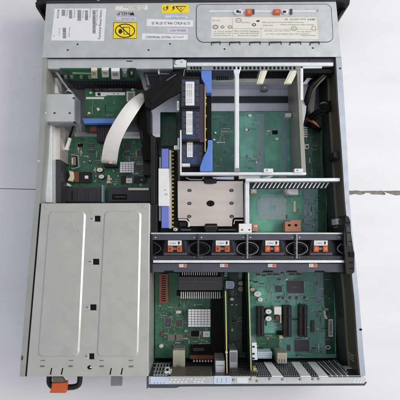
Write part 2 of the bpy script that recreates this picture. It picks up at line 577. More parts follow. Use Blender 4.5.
# black rail guide on the right flank
mb = MB()
mb.poly([(345.6, 215), (349, 217), (350.6, 221), (351, 232), (353.2, 247), (353.6, 250), (354.6, 253), (354.6, 272), (351.6, 274.5), (346, 274.5), (343.5, 240)], ZT + .001, .03, 'black')
mb.poly([(346, 226), (349.5, 226), (351, 246), (347, 246)], ZT + .0022, ZT, 'char')
mb.poly([(349, 252), (354, 252), (354.6, 257), (350, 257)], ZT + .003, ZT, 'soot')
for y in (222, 232, 241, 262, 268):
    mb.box(346.5 + (y - 222) * .09, y, 350 + (y - 222) * .09, y + 1.2, ZT + .0026, ZT, 'soot')
mb.build('rail_guide', root, 'black plastic guide on the outside of the right wall', bevel=.0005)

# ---- front bezel and ears
mb = MB()
mb.poly([(34, -14), (352, -14), (349.5, 4.5), (337, 1.0), (46, 3.0), (37, 5)], .088, .0, 'black')
mb.poly([(46, 1.0), (336, -1), (336, .6), (46, 2.6)], .0895, .086, 'char')
bez = mb.build('front_bezel', root, 'black plastic front strip', bevel=.0006)
for x in (97, 170, 240, 300):
    MB().box(x, -.4, x + 2.5, .6, .0892, .0878, 'pin').build('mark', bez)
mb = MB()
mb.strip([(36.5, 2), (37, 6.5), (44.6, 18.5)], 2.6, .074, .02, 'black')
mb.poly([(39, 3), (45.5, 5), (45.3, 12), (43, 11), (40.5, 7.5)], .06, .03, 'dim')
mb.poly([(40.5, 5.5), (43.8, 6.5), (45, 11), (43.6, 11)], .066, .05, 'bright')
mb.build('rack_latch', root, 'black triangular latch at the left end of the bezel', bevel=.0004)
mb = MB()
mb.strip([(349.2, -2), (347.2, 4.5), (338, 18.2)], 2.6, .074, .02, 'black')
mb.poly([(338.6, 3), (345.5, 3), (343.8, 7.5), (338.6, 13)], .06, .03, 'dim')
mb.poly([(341, 4), (343.6, 4), (341, 10), (338.8, 11.5)], .066, .05, 'cream')
mb.build('rack_latch', root, 'black triangular latch at the right end of the bezel', bevel=.0004)

# ---- front cover
mb = MB()
mb.poly([(46.2, 3.4), (335.6, 1.4), (341.6, 56.8), (42.2, 57.6)], ZT + .0016, ZT + .0002, 'steel')
cover = mb.build('front_cover', root, 'flat silver cover plate over the front bays', bevel=.0004)
ZC = ZT + .0016
for x, y in ((77.5, 44.2), (67.7, 50), (148.6, 50), (170, 43.8), (224.5, 49), (312.8, 48)):
    MB().cyl(x, y, 1.0, ZC + .0002, ZC - .001, 'soot').build('rivet_hole', cover)
# raised access panel with its dark outline and hooks
pl = []
for cx, cy, a0 in ((325.0, 9.8, -90), (325.0, 36.5, 0)):
    for k in range(7):
        a = math.radians(a0 + 90 * k / 6)
        pl.append((cx + (6.5 if a0 else 6.5) * math.cos(a) + (cy - 14) * .06, cy + 5.5 * math.sin(a)))
pl = [(200, 4.6)] + pl + [(203, 42.2), (199.4, 41), (197, 37.8), (196.3, 33), (196.4, 9), (197.4, 5.6)]
mb = MB()
mb.slope(pl, ZC, ZC + .0007, .0007, 'steel')
panel = mb.build('access_panel', cover, 'raised rounded panel on the right half of the cover')
mb = MB()
mb.strip([pl[0]] + pl[1:] + [pl[0]], 0.9, ZC + .0003, ZC, 'slate')
mb.build('panel_outline', cover)
for x0, x1 in ((211.6, 220.3), (229.7, 240), (249.8, 260.3), (269.5, 281.3), (290, 300.8), (310.4, 319.3)):
    k = 1 if x0 > 300 else 0
    mb = MB()
    mb.strip([(x0, 44.8), (x0, 42.4), (x1, 41.8)] + ([(x1, 44)]), 0.95, ZC + .0012, ZC, 'ink')
    mb.build('hook', cover)
mb = MB()
mb.quad(209, 10.4, 318, 11.9, ZC + .0014, ZC, 'bright')
mb.cyl(317.5, 10.6, 1.0, ZC + .002, ZC, 'dim')
rl = mb.build('slide_rail', cover, bevel=.0001)


def slide(x0, flip):
    mb = MB()
    if not flip:
        mb.poly([(x0, 11.6), (x0 + 2, 9.4), (x0 + 8, 9), (x0 + 10, 11), (x0 + 9, 14), (x0 + 3, 14.4)], ZC + .003, ZC, 'bright')
        mb.box(x0 + 3.5, 10, x0 + 6, 12.6, ZC + .0036, ZC, 'ink')
        mb.box(x0 + 6.3, 11, x0 + 8, 13, ZC + .0036, ZC, 'brown')
        mb.quad(x0 + 19, 9, x0 + 21.6, 13.6, ZC + .0028, ZC, 'slate')
        o = (x0 + 12.8, 8.8, x0 + 19, 14.4)
    else:
        mb.poly([(x0 + 8, 9.5), (x0 + 14, 9.2), (x0 + 15, 13), (x0 + 11, 13.8), (x0 + 8, 12)], ZC + .003, ZC, 'bright')
        mb.box(x0 + 9.5, 10.5, x0 + 12.6, 12.6, ZC + .0036, ZC, 'ink')
        mb.quad(x0 + 16.5, 8.7, x0 + 19, 13.9, ZC + .0028, ZC, 'slate')
        o = (x0, 9, x0 + 7, 13.6)
    b = mb.build('latch', cover, bevel=.0003)
    mb = MB().quad(*o, ZC + .0045, ZC, 'orange')
    mb.quad(o[0] + 1.6, o[1] + 1.2, o[2] - 1.6, o[3] - 1.2, ZC + .0051, ZC + .004, 'copper')
    mb.build('slider', cover, 'orange sliding latch', bevel=.0004)


slide(233, False)
slide(273.5, True)

# --- labels on the cover (they face the other way, so the writing is upside down)
ZL = ZC + .0002
ZI = ZL + .00018


def label(name, pts, key, txt, lab=None, z=ZL, extra=None):
    mb = MB()
    mb.poly(pts, z, z - .00015, key)
    for t in txt:
        mb.text(t[0], t[1], t[2], t[3], z + .00018, t[4] if len(t) > 4 else 'ink', t[5] if len(t) > 5 else 180, t[6] if len(t) > 6 else None)
    if extra:
        extra(mb)
    return mb.build(name, cover if z == ZL or z > ZC + .0005 else root, lab)


def bars(mb, x0, y0, x1, y1, n, key='ink', vert=True, z=ZI, seed=1):
    r = random.Random(seed)
    t = 0.0
    tot = (y1 - y0) if vert else (x1 - x0)
    while t < tot:
        w = r.choice((.18, .3, .45)) * tot / n
        if vert: mb.quad(x0, y0 + t, x1, min(y1, y0 + t + w), z, z - .0001, key)
        else: mb.quad(x0 + t, y0, min(x1, x0 + t + w), y1, z, z - .0001, key)
        t += w + r.choice((.2, .35, .5)) * tot / n


def ex(mb):
    for x0, y0, x1, y1, n in ((61.7, 9.8, 65.2, 15.8, 14), (69, 10, 72.2, 18.4, 18), (77.5, 10, 81.2, 20.8, 24), (85, 10.4, 88, 20.2, 22), (92.6, 10, 95.6, 33.4, 60), (62.8, 27.8, 66.0, 38.4, 24)):
        bars(mb, x0, y0, x1, y1, n, 'greyink', True, seed=int(x0))


label('label', [(54.6, 8.7), (106.2, 8.4), (103.8, 41), (51.2, 40.4)], 'paper', [
    ('Functional Reuse Notice', 100.2, 24.4, 2.6, 'ink', 90, 29), ('IBM Corporation 2009', 96.9, 17.5, 1.5, 'greyink', 90, 16),
    ('Machine Type 7947', 90.3, 13, 1.3, 'greyink', 90, 9), ('MT-M 7947', 83.2, 14, 1.4, 'greyink', 90, 8), ('S/N 99A2107', 74.6, 13.5, 1.3, 'greyink', 90, 8),
    ('P/N 49Y6535', 67.2, 13, 1.3, 'greyink', 90, 7), ('4X3GB', 58.2, 14, 1.8, 'ink', 90, 9), ('CPU 2.66', 69.5, 32, 1.4, 'greyink', 90, 9), ('1.0 2', 59.2, 32, 1.3, 'greyink', 90, 7),
    ('x', 53.8, 35.8, 1.6, 'ink', 90, 1.3)], 'large white label of grey barcodes and sideways writing', extra=ex)


def ban(mb):
    n = 40
    P = [(125 + 9.6 * math.cos(2 * math.pi * k / n), 30.7 + 6.6 * math.sin(2 * math.pi * k / n)) for k in range(n + 1)]
    mb.strip(P, 0.9, ZI, ZI - .0001, 'ink')
    mb.strip([(119.5, 25.6), (130.6, 35.8)], 0.9, ZI + .0001, ZI, 'ink')
    mb.strip([(123.2, 27.2), (129.6, 27.2), (129.6, 34.2), (124, 34.2), (123.2, 27.2)], .7, ZI, ZI - .0001, 'ink')
    mb.poly([(118.4, 30.5), (120.2, 28.6), (122, 30), (122.6, 32), (120.6, 33.8), (118.8, 33)], ZI, ZI - .0001, 'ink')
    mb.strip([(113.6, 22.6), (136.8, 22.6), (136.6, 38.4), (113.2, 38.4), (113.6, 22.6)], .5, ZI, ZI - .0001, 'ink')


label('warning_label', [(113.2, 22.2), (137.2, 22.2), (137, 38.8), (112.8, 38.8)], 'yellow', [], 'yellow label with a crossed-out black symbol in a circle', extra=ban)


def haz(mb):
    mb.strip([(176, 6.4), (186, 6.4), (181, 11.8), (176, 6.4)], .8, ZI, ZI - .0001, 'ink')
    mb.strip([(181, 7.6), (181, 9.4)], .8, ZI, ZI - .0001, 'ink')
    for x in (165, 171.4):
        mb.poly([(x + 2.2, 6), (x + .6, 8), (x + 2, 8.3), (x + .2, 11.2), (x + 3.6, 8.2), (x + 2.3, 8), (x + 3.8, 6.4)], ZI, ZI - .0001, 'ink')
    mb.strip([(164.4, 7), (163.6, 8.6), (164.6, 10.4)], .6, ZI, ZI - .0001, 'ink')


label('warning_label', [(161.8, 4.6), (188.8, 4.2), (189, 12.7), (161.8, 13.2)], 'yellow', [], 'yellow electric hazard label with bolts and a triangle', extra=haz)
label('label', [(115.4, 6.0), (147.6, 5.4), (147.6, 9.8), (126, 10.4), (115, 10.2)], 'creamp', [('product of MEXICO 13N1871', 134, 6.9, 1.4, 'greyink', 180, 22), ('FRU 46M1071', 136, 8.8, 1.2, 'greyink', 180, 16)],
      'small cream label at the bezel edge')
label('emblem', [(116, 11.0), (136, 11.0), (136, 15.6), (116, 15.6)], 'steel', [('HELP', 123.5, 13.3, 3.4, 'ink', 180, 12)], 'black printed logo', extra=lambda mb: mb.poly([(130, 15.2), (134.6, 15.2), (132.6, 11.6), (131.6, 13.2), (130, 12.4)], ZI, ZI - .0001, 'ink'))
label('label', [(116, 17.2), (136, 17.0), (136, 20.4), (116, 20.4)], 'pink', [('NT-4 RoHS', 128, 18.8, 1.8, 'greyink', 180, 13)], 'pale lilac strip label')
label('label', [(147, 18.9), (193.2, 20.3), (193, 26.8), (146.6, 26.2)], 'paper', [('1S 79 47AC1 99A 21 07 06 35', 171, 23, 2.8, 'ink', 180, 38)], 'white strip of bold black digits')
label('label', [(167.4, 27.8), (188.2, 28.4), (188.2, 33.4), (167, 33.2)], 'pink', [('SERIAL NO.', 178, 30.4, 1.8, 'greyink', 180, 16)])
label('label', [(142.2, 33.4), (187.8, 34.6), (187.6, 39.8), (141.8, 39.6)], 'paper', [('99A2107 79470635AC1', 158, 37, 2.4, 'ink', 180, 25), ('KPFX7D', 178, 36.9, 1.8, 'greyink', 180, 11)], 'white strip label with a printed number')
label('label', [(165, 15.4), (188, 16.2), (188, 18.4), (165, 17.8)], 'bluepaper', [('7947 MC1', 178, 17.4, 1.2, 'greyink', 180, 14)])


def reg(mb):
    z = ZC + .0008 + .00018
    for x, y, r, k in ((215.4, 27, 2.6, 'ink'), (222.5, 27, 1.7, 'greyink'), (230, 27, 2.0, 'brownink'), (238.5, 20.4, 2.8, 'greyink'), (254, 24.7, 1.8, 'ink'), (294, 28.6, 2.8, 'brownink')):
        n = 20
        mb.strip([(x + r * math.cos(2 * math.pi * i / n), y + r * .72 * math.sin(2 * math.pi * i / n)) for i in range(n + 1)], .6, z, z - .0001, k)
        mb.text('UL' if r > 2.5 else 'CE', x, y, 1.5, z, k)
    mb.poly([(256, 20.6), (259, 20), (260, 21.4), (257, 22)], z, z - .0001, 'ink')
    mb.strip([(312, 26.4), (315.6, 26.4), (315.6, 30.8), (312, 30.8), (312, 26.4)], .6, z, z - .0001, 'brownink')
    mb.strip([(232.5, 28.6), (317, 29.4)], .25, z, z - .0001, 'brownink')
    mb.strip([(232.5, 18), (232.5, 37)], .25, z, z - .0001, 'brownink')
    mb.strip([(261, 27), (261, 37)], .25, z, z - .0001, 'brownink')


label('label', [(211.4, 17), (316.6, 17.4), (318.2, 39.2), (211.2, 38)], 'creamp', [
    ('IBM', 311.5, 19.3, 1.8, 'ink', 180, 7), ('System x3650 M2', 298, 19.3, 1.7, 'greyink', 180, 16), ('Type', 286.5, 19.4, 1.5, 'ink', 180, 3.5),
    ('This device complies with Part 15 of the FCC Rules', 283, 22.4, 1.3, 'brownink', 180, 42), ('Operation is subject to the following two conditions', 297, 24.8, 1.2, 'brownink', 180, 34),
    ('Voltage 100-127V / 200-240V', 277, 30.8, 1.2, 'brownink', 180, 26), ('Hz 50/60   8.0A - 4.0A', 304, 31.6, 1.2, 'brownink', 180, 14), ('Canada ICES-003 NMB-003 Class A', 288, 34, 1.2, 'brownink', 180, 44),
    ('Made in Mexico', 308, 35.5, 1.2, 'brownink', 180, 15), ('Assembled', 268, 25.4, 1.2, 'brownink', 180, 10), ('C-Tick N125', 246, 22.5, 1.3, 'greyink', 180, 9),
    ('WARNING: hazardous voltage', 246.5, 31.2, 1.3, 'greyink', 180, 25), ('disconnect all power cords', 246.5, 33.4, 1.3, 'greyink', 180, 25), ('before servicing', 248, 35.6, 1.3, 'greyink', 180, 20),
    ('TUV GS', 216.5, 20.5, 1.3, 'brownink', 180, 8), ('BSMI VCCI A', 223, 31.5, 1.2, 'brownink', 180, 17), ('This is a Class A product', 222, 33.6, 1.2, 'brownink', 180, 18), ('in a domestic environment', 222, 35.6, 1.2, 'brownink', 180, 18)],
    'wide cream regulatory label with faded brown writing', z=ZC + .0009, extra=reg)

# ---- cross bars behind the cover
mb = MB()
mb.quad(47.6, 58.6, 172.6, 68.6, .083, .078, 'steel')
mb.quad(126.5, 60.6, 132.5, 61.6, .0833, .082, 'ink')
mb.build('cross_bar', root, 'left half of the silver bar behind the cover', bevel=.0003)
mb = MB()
mb.quad(173, 59.4, 186.6, 67, .083, .074, 'dim')
mb.poly([(176, 60), (183, 59), (186.5, 61), (185.6, 64.5), (178, 65.2), (174.5, 63)], .0845, .08, 'bright')
mb.cyl(182.2, 61.6, 1.5, .0855, .08, 'steel')
mb.quad(174, 64.6, 186, 67, .0838, .08, 'bright')
mb.build('bar_latch', root, bevel=.0003)
mb = MB()
mb.quad(187, 58, 335.6, 62.6, .081, .076, 'slate')
mb.quad(187, 62.4, 333.5, 65.8, .083, .078, 'bright')
mb.cyl(308.6, 60.3, 1.0, .0812, .08, 'ink')
mb.build('cross_bar', root, 'right half of the bar with a bright lip', bevel=.0003)
mb = MB()
mb.quad(187, 65.9, 301, 70, .0805, .079, 'dim')
for x in list(range(190, 200, 3)) + list(range(213, 297, 4)):
    mb.quad(x + .4, 66.8, x + 2.5, 69.3, .0808, .0803, 'soot')
mb.build('perforated_strip', root)

# ---- drive backplane wall at the front, faces the rear
YB = F(190, 69.4, .079).y
mb = MB()
mb.wall([(47, 69), (172, 69), (176, 89), (60, 89)], YB + .001, .0015, 'dim')
mb.wall([(47, 69), (58, 69), (68, 89.5), (60, 89.5)], YB, .001, 'olive')
mb.build('bay_wall', root)
mb = MB()
mb.wall([(59.5, 69), (136, 69), (138, 80.8), (68, 81.2)], YB - .002, .0016, 'green')
bp = mb.build('backplane_board', root, 'green board standing behind the front bays')
mb = MB()
mb.wall([(72.5, 73), (92, 73.3), (92, 74.3), (73, 74)], YB - .003, .001, 'paledge'); mb.build('edge_strip', bp)
for x0, y0, x1, y1, k in ((91, 70.5, 97, 78.5, 'cream'), (101.5, 70.3, 108.5, 77.4, 'cap'), (111, 71, 119.5, 79.4, 'white'), (122, 71, 127, 77, 'dim'), (129, 71, 134, 78, 'black')):
    mb = MB(); mb.wall([(x0, y0), (x1, y0), (x1 + .5, y1), (x0 + .5, y1)], YB - .007, .005, k)
    mb.wall([(x0 + 1.5, y0 + 1.5), (x1 - 1.5, y0 + 1.5), (x1 - 1.3, y1 - 3), (x0 + 1.7, y1 - 3)], YB - .0085, .0016, 'pin'); mb.build('connector', bp, bevel=.0003)
for x in (64, 70, 79.5, 88):
    MB().wall([(x, 76.5), (x + 3, 76.5), (x + 3.4, 79), (x + .4, 79)], YB - .004, .002, 'pin').build('connector', bp)
mb = MB()
mb.wall([(68, 81.6), (140, 81.2), (142, 89.5), (77, 89.8)], YB - .003, .002, 'char')
for x in range(72, 138, 3):
    mb.wall([(x, 83.5), (x + 1.2, 83.5), (x + 2.4, 88.5), (x + 1.2, 88.5)], YB - .0038, .001, 'slate')
mb.build('bay_rail', root)

# ---- left front corner: bracket, cable, floor
mb = MB()
mb.quad(46.4, 94, 74, 121.6, .078, .0765, 'steel')
mb.quad(46.6, 121.8, 73, 123.2, .0765, .062, 'dim')
mb.quad(74.2, 95, 75.2, 121.4, .077, .05, 'dim')
br_ = mb.build('corner_bracket', root, 'square silver bracket at the left wall with two holes', bevel=.0004)
for x, y in ((54.5, 113), (69.7, 113), (73.6, 98), (46.6, 113)):
    MB().cyl(x, y, 1.1, .0784, .076, 'ink').build('hole', br_)
mb = MB().quad(52.5, 77.5, 57.5, 93.5, .05, .03, 'white').build('guide_block', root, bevel=.0004)
mb = MB()
mb.quad(53.5, 124.5, 60, 159.5, .052, .01, 'beigeplate'); mb.build('guide_plate', root, 'beige plate on the left wall', bevel=.0003)
mb = MB()
mb.quad(45.5, 124, 51.8, 202.6, .066, .01, 'bright'); mb.build('guide_plate', root, 'tall bright plate on the left wall', bevel=.0006)
mb = MB()
mb.quad(52, 160, 60.8, 202.6, .05, .01, 'char'); mb.build('guide_plate', root, 'dark plate on the left wall', bevel=.0003)
mb = MB()
mb.tube([F(x, y, z) for x, y, z in ((54, 68.8, .07), (57, 73, .068), (62, 81, .06), (67, 88, .05), (72, 92.4, .045), (73.5, 96, .05), (74.6, 103, .04), (74.2, 108, .035))], .0022, 'dim')
mb.tube([F(x, y, z) for x, y, z in ((57, 68.8, .06), (61, 75, .055), (67, 85, .04), (71, 91, .035))], .0016, 'char')
mb.tube([F(x, y, z) for x, y, z in ((65.5, 92.5, .05), (68, 90, .055), (71.5, 92, .05))], .0012, 'bright')
mb.build('cable', root, 'grey sleeved cable along the left corner', smooth=True)
mb = MB()
mb.tube([F(x, y, z) for x, y, z in ((75.2, 98, .04), (75.6, 110, .045), (74, 124, .04), (71.5, 132, .03), (69.5, 137, .025))], .0017, 'soot')
mb.quad(0, 0, 1, 1, .001, .0009, 'soot') if False else None
c0 = mb.build('cable', root, 'black cable ending in a white plug', smooth=True)
mb = MB()
mb.poly([(68.6, 137.4), (70.6, 138), (67.2, 150), (64.2, 149.6)], .03, .024, 'white')
mb.build('plug', c0, bevel=.0003)
mb = MB()
mb.quad(66, 88, 142, 136, .0042, .003, 'dim')
mb.quad(76, 124, 82, 136, .006, .003, 'steel')
mb.quad(74.5, 132, 142, 136.6, .0075, .003, 'steel')
mb.build('tray_shelf', root)

# ---- front card with the blue handle
zc = .030
mb = MB()
mb.quad(85, 88.6, 136.5, 121, zc, zc - .0016, 'green')
card = mb.build('interface_card', root, 'green card with a blue handle bar')
mb = MB()
mb.quad(93, 87.6, 125, 91, zc + .004, zc, 'black'); mb.text('8A200056B77711 7 894', 108.5, 89.4, 1.9, zc + .0042, 'greyink', 180, 27)
mb.build('connector', card, 'black connector with pale printed digits')
mb = MB(); mb.poly([(95.4, 92.2), (125, 92.2), (125, 95.2), (106.4, 95.2), (106, 96.2), (95.6, 96.2)], zc + .0003, zc, 'white'); mb.poly([(97, 93), (100.5, 92.8), (100.5, 95.8), (98, 95.4)], zc + .0005, zc, 'ink'); mb.text('5 0', 116, 93.7, 1.6, zc + .0005, 'greyink', 180, 6); mb.build('label', card)
MB().quad(86, 97, 104, 99, zc + .0003, zc, 'white').build('label', card)
mb = MB(); mb.quad(126.5, 91.5, 134.8, 101.5, zc + .0003, zc, 'paper'); bars(mb, 128, 92.6, 133.6, 100.6, 18, 'greyink', False, zc + .0005, 4); mb.build('label', card)
for x, y in ((90.6, 92.6), (132.6, 89.4), (89, 113), (88, 123)):
    MB().cyl(x, y, 1.5, zc + .0012, zc - .001, 'cream').build('screw', card)
mb = MB(); mb.poly([(82, 118.2), (117.5, 118.2), (114.5, 123), (84, 123.4)], zc + .007, zc - .004, 'blue'); mb.build('handle', card, 'light blue handle bar', bevel=.0005)
mb = MB(); mb.poly([(96.5, 108), (98.5, 107.6), (100, 109.4), (97.5, 111)], zc + .002, zc, 'cap'); mb.build('capacitor', card)
mb = MB(); mb.quad(85, 123.4, 114, 131.6, zc - .008, .01, 'deepgreen'); mb.quad(90, 126.5, 114, 131.4, zc - .007, .02, 'brown'); mb.build('lower_board', card)
mb = MB(); mb.quad(96.8, 125.5, 112.5, 142, .024, .012, 'black')
for i in range(6):
    mb.quad(98 + i * 2.4, 127.5, 99.2 + i * 2.4, 140, .0245, .02, 'char')
mb.build('connector', root, 'black socket under the blue handle', bevel=.0003)


def smd(name, parent, regs, z, n, seed, keys=('ic', 'ic', 'tan', 'dim', 'pin', 'soot', 'ic', 'olive', 'cap'), scale=1.0):
    r = random.Random(seed)
    mb = MB()
    tot = sum((x1 - x0) * (y1 - y0) for x0, y0, x1, y1 in regs)
    for x0, y0, x1, y1 in regs:
        k = int(n * (x1 - x0) * (y1 - y0) / tot)
        i = 0
        while i < k:
            # a run of like parts in a row or a column, as on a real board
            cx, cy = r.uniform(x0, x1), r.uniform(y0, y1)
            m = r.choice((1, 1, 2, 3, 4, 5, 6, 8))
            vert = r.random() < .5
            w, h = r.choice(((.9, .38), (.42, .6), (1.2, .8), (.6, .34), (1.7, .9), (.34, .5)))
            if m > 4: w, h = r.choice(((.8, .34), (.36, .55)))
            w *= scale; h *= scale
            key = r.choice(keys)
            st = (h + .45) if vert else (w + .5)
            zt = z + r.uniform(.0005, .0013)
            for q in range(m):
                i += 1
                X, Y = (cx, cy + q * st) if vert else (cx + q * st, cy)
                if not (x0 < X < x1 and y0 < Y < y1): break
                mb.box(X - w / 2, Y - h / 2, X + w / 2, Y + h / 2, zt, z, key)
                if w >= .6 and key in ('ic', 'tan', 'soot'):
                    mb.box(X - w / 2 - .2, Y - h / 2, X - w / 2, Y + h / 2, zt - .0001, z, 'pin')
                    mb.box(X + w / 2, Y - h / 2, X + w / 2 + .2, Y + h / 2, zt - .0001, z, 'pin')
    return mb.build(name, parent, kind='stuff')


def chip(parent, x0, y0, x1, y1, z, h=.0018, key='ic', sides='lrtb', step=1.1, txt=None, name='chip', label=None):
    mb = MB()
    mb.box(x0, y0, x1, y1, z + h, z, key)
    def rng(a, b):
        k = int((b - a) / step)
        return [a + (i + .5) * (b - a) / max(1, k) for i in range(k)]
    if 't' in sides or 'b' in sides:
        for x in rng(x0, x1):
            if 't' in sides: mb.box(x - .28, y0 - .7, x + .28, y0, z + h * .4, z, 'pin')
            if 'b' in sides: mb.box(x - .28, y1, x + .28, y1 + .7, z + h * .4, z, 'pin')
    if 'l' in sides or 'r' in sides:
        for y in rng(y0, y1):
            if 'l' in sides: mb.box(x0 - .8, y - .22, x0, y + .22, z + h * .4, z, 'pin')
            if 'r' in sides: mb.box(x1, y - .22, x1 + .8, y + .22, z + h * .4, z, 'pin')
    if txt:
        mb.text(txt, (x0 + x1) / 2, (y0 + y1) / 2, (y1 - y0) * .16, z + h + .0001, 'greyink', 180, (x1 - x0) * .6)
    mb.cyl(x0 + 1, y0 + .8, .3, z + h + .0001, z, 'greyink', 8)
    return mb.build(name, parent, label, bevel=.00015)


def cap(parent, x, y, r, z, h, key='cap', side='char', name='capacitor', label=None):
    mb = MB()
    mb.cyl(x, y, r, z + h, z, side)
    mb.cyl(x, y, r * .9, z + h + .0004, z + h * .5, key)
    mb.strip([(x - r * .6, y), (x + r * .6, y)], .25, z + h + .0006, z + h, 'dim')
    mb.strip([(x, y - r * .4), (x, y + r * .4)], .25, z + h + .0006, z + h, 'dim')
    return mb.build(name, parent, label)


def finned(parent, x0, y0, x1, y1, z, nx, ny, label):
    mb = MB()
    mb.box(x0, y0, x1, y1, z + .003, z, 'bright')
    dx = (x1 - x0) / nx; dy = (y1 - y0) / ny
    for i in range(nx):
        for j in range(ny):
            mb.box(x0 + (i + .09) * dx, y0 + (j + .11) * dy, x0 + (i + .91) * dx, y0 + (j + .89) * dy, z + .009, z + .003, 'fin')
    return mb.build('heat_sink', parent, label)


smd('small_components', card, [(86, 99, 126, 117), (87, 101, 113, 117)], zc, 110, 5)

# ---- left system board
zb = .013
mb = MB()
mb.quad(58, 136.6, 153, 202.5, zb, zb - .0016, 'green')
lb = mb.build('side_board', root, 'dark green board beside the left wall')
smd('small_components', lb, [(64, 138, 101, 160), (80, 160, 118, 186), (119, 140, 150, 186)], zb, 800, 11)
finned(lb, 120, 162, 134, 172.6, zb, 5, 5, 'white finned heat sink on the left board')
mb = MB(); mb.quad(126, 178, 132.2, 183.2, zb + .004, zb, 'white'); mb.text('U5', 129, 180.6, 1.2, zb + .0042, 'greyink'); mb.build('crystal', lb, bevel=.0003)
mb = MB(); mb.quad(121, 176, 126, 184, zb + .002, zb, 'black'); mb.quad(134, 176.5, 146, 183, zb + .003, zb, 'black'); mb.cyl(141.8, 179.8, 1.3, zb + .0045, zb, 'violet'); mb.build('chip', lb)
for x, y in ((99.8, 169.8), (101.4, 176.6)):
    cap(lb, x, y, 3.2 if y < 175 else 3.0, zb, .009, 'cream' if y < 175 else 'cap')
mb = MB(); mb.strip([(71, 154.6), (78, 155.6), (78.6, 167), (71.6, 169)], 1.3, zb + .008, zb, 'dim'); mb.quad(71.4, 156.8, 76, 165.4, zb + .006, zb, 'olive'); mb.quad(71.6, 158, 73, 164, zb + .0066, zb, 'tan'); mb.build('power_coil', lb, 'open metal coil frame')
mb = MB(); mb.quad(62.2, 166.4, 73.5, 183.5, zb + .006, zb, 'deepgreen'); mb.poly([(62, 166.4), (64, 166.4), (63.6, 177.5), (61.8, 177.5)], zb + .009, zb, 'edge')
mb.poly([(68.8, 170.6), (73, 171.6), (73.6, 178), (72, 181.4), (67.4, 180.6), (69.8, 176)], zb + .013, zb, 'cream'); mb.poly([(61, 179), (64, 181), (70, 184.4), (69, 186.2), (61, 185)], zb + .008, zb, 'white')
mb.quad(74, 172, 78.5, 182, zb + .009, zb, 'brown'); mb.build('transformer', lb, 'cream wound transformer', bevel=.0004)
mb = MB(); mb.quad(79, 172, 91, 182.6, zb + .005, zb, 'black'); mb.quad(84.8, 175.6, 88.2, 178.6, zb + .0058, zb, 'white'); mb.build('connector', lb)
mb = MB(); mb.poly([(107.8, 175), (109.6, 175), (110.2, 183), (106.6, 183.4)], zb + .004, zb, 'tan'); mb.quad(107.6, 178, 111.6, 180, zb + .006, zb, 'pin'); mb.build('connector', lb)
for x, y in ((95.4, 181), (95.8, 176), (84, 162), (88, 157), (118, 176), (113.6, 171), (115, 184.5)):
    mb = MB().cyl(x, y, .8, zb + .001, zb, 'pin').build('pin_post', lb)
chip(lb, 88.4, 150, 94.2, 153.2, zb, sides='tb'); chip(lb, 89, 144, 93.6, 147, zb, sides='tb'); chip(lb, 124, 143, 131, 148, zb, sides='lr'); chip(lb, 137, 150, 143, 156, zb); chip(lb, 77.8, 143.4, 83, 147, zb, key='soot')
chip(lb, 136, 165, 142, 171, zb); chip(lb, 124, 152, 130, 156, zb)
mb = MB(); mb.quad(62, 187.6, 101.5, 201.6, zb + .014, zb, 'char')
for x in (64, 74, 77, 85, 88, 96): mb.quad(x, 189, x + .6, 200.5, zb + .0144, zb + .013, 'black')
mb.quad(71.6, 191, 72.6, 201, zb + .0146, zb + .013, 'soot'); mb.build('power_socket', lb, 'long dark socket at the left', bevel=.0004)
MB().quad(101.6, 185, 103.2, 202, zb + .016, zb, 'bluegrey').build('divider', lb)
mb = MB(); mb.quad(108.6, 187.4, 150.4, 201.6, zb + .014, zb, 'char'); mb.quad(112, 194.2, 127, 199.6, zb + .0145, zb + .01, 'soot'); mb.text('R27QAS EBC 1', 119.5, 196.8, 1.6, zb + .0148, 'greyink', 180, 11.5)
mb.quad(128, 187.8, 149, 190.4, zb + .0155, zb + .01, 'beigeplate'); mb.build('power_socket', lb, 'dark socket with a printed code and a pale strip', bevel=.0004)
mb = MB()
rnd = random.Random(4)
for i in range(7):
    x, y = 120.5 + i * 2.6, 133.5 + (i % 2) * 1.5
mb.quad(119, 136.4, 141, 138.4, .016, .012, 'bright'); mb.build('board_rail', lb)

# ribbon cable
Lr = [(141.5, 92.6, .05), (136.5, 95.6, .056), (131.2, 99.2, .062), (125.2, 105, .068), (118.6, 114.5, .068), (112.4, 124.5, .064), (106.8, 135, .056), (103.6, 145, .047), (101.8, 155, .036), (101.2, 162.8, .027)]
Rr = [(146.5, 96, .05), (145.6, 99, .056), (143.6, 103, .062), (140.4, 107.5, .068), (133.8, 117.6, .068), (127.2, 128, .064), (122.0, 138, .056), (119, 147.5, .047), (117.8, 156, .036), (116.8, 164.6, .027)]
mb = MB()
vs = []
for a, b in zip(Lr, Rr):
    p, q = F(*a), F(*b)
    for n_ in range(33):
        t = n_ / 32
        v = p.lerp(q, t); v.z += .0012 * math.sin(math.pi * t) + (.00035 if n_ % 2 else 0)
        vs.append(v)
fs = []
for i in range(len(Lr) - 1):
    for j in range(32):
        a = i * 33 + j
        fs.append([a, a + 33, a + 34, a + 1])
mb.add(vs, fs, 'cable')
rib = mb.build('ribbon_cable', root, 'wide cream ribbon cable curving over the left boards', smooth=True)
mod = rib.modifiers.new('s', 'SUBSURF'); mod.levels = 1; mod.render_levels = 1
mod = rib.modifiers.new('t', 'SOLIDIFY'); mod.thickness = .0008; mod.offset = 0
mb = MB()
for i in range(4):
    mb.text('10 8', 105.2 + i * 3.2, 159.4 + i * .35, 1.2, .0325 - i * .0001, 'brownink', 180, 2.4)
mb.quad(109, 157.4, 112, 163.6, .0328, .028, 'tan')
mb.quad(103.4, 163.6, 117, 166.4, .027, .012, 'black')
mb.build('cable_end', rib)
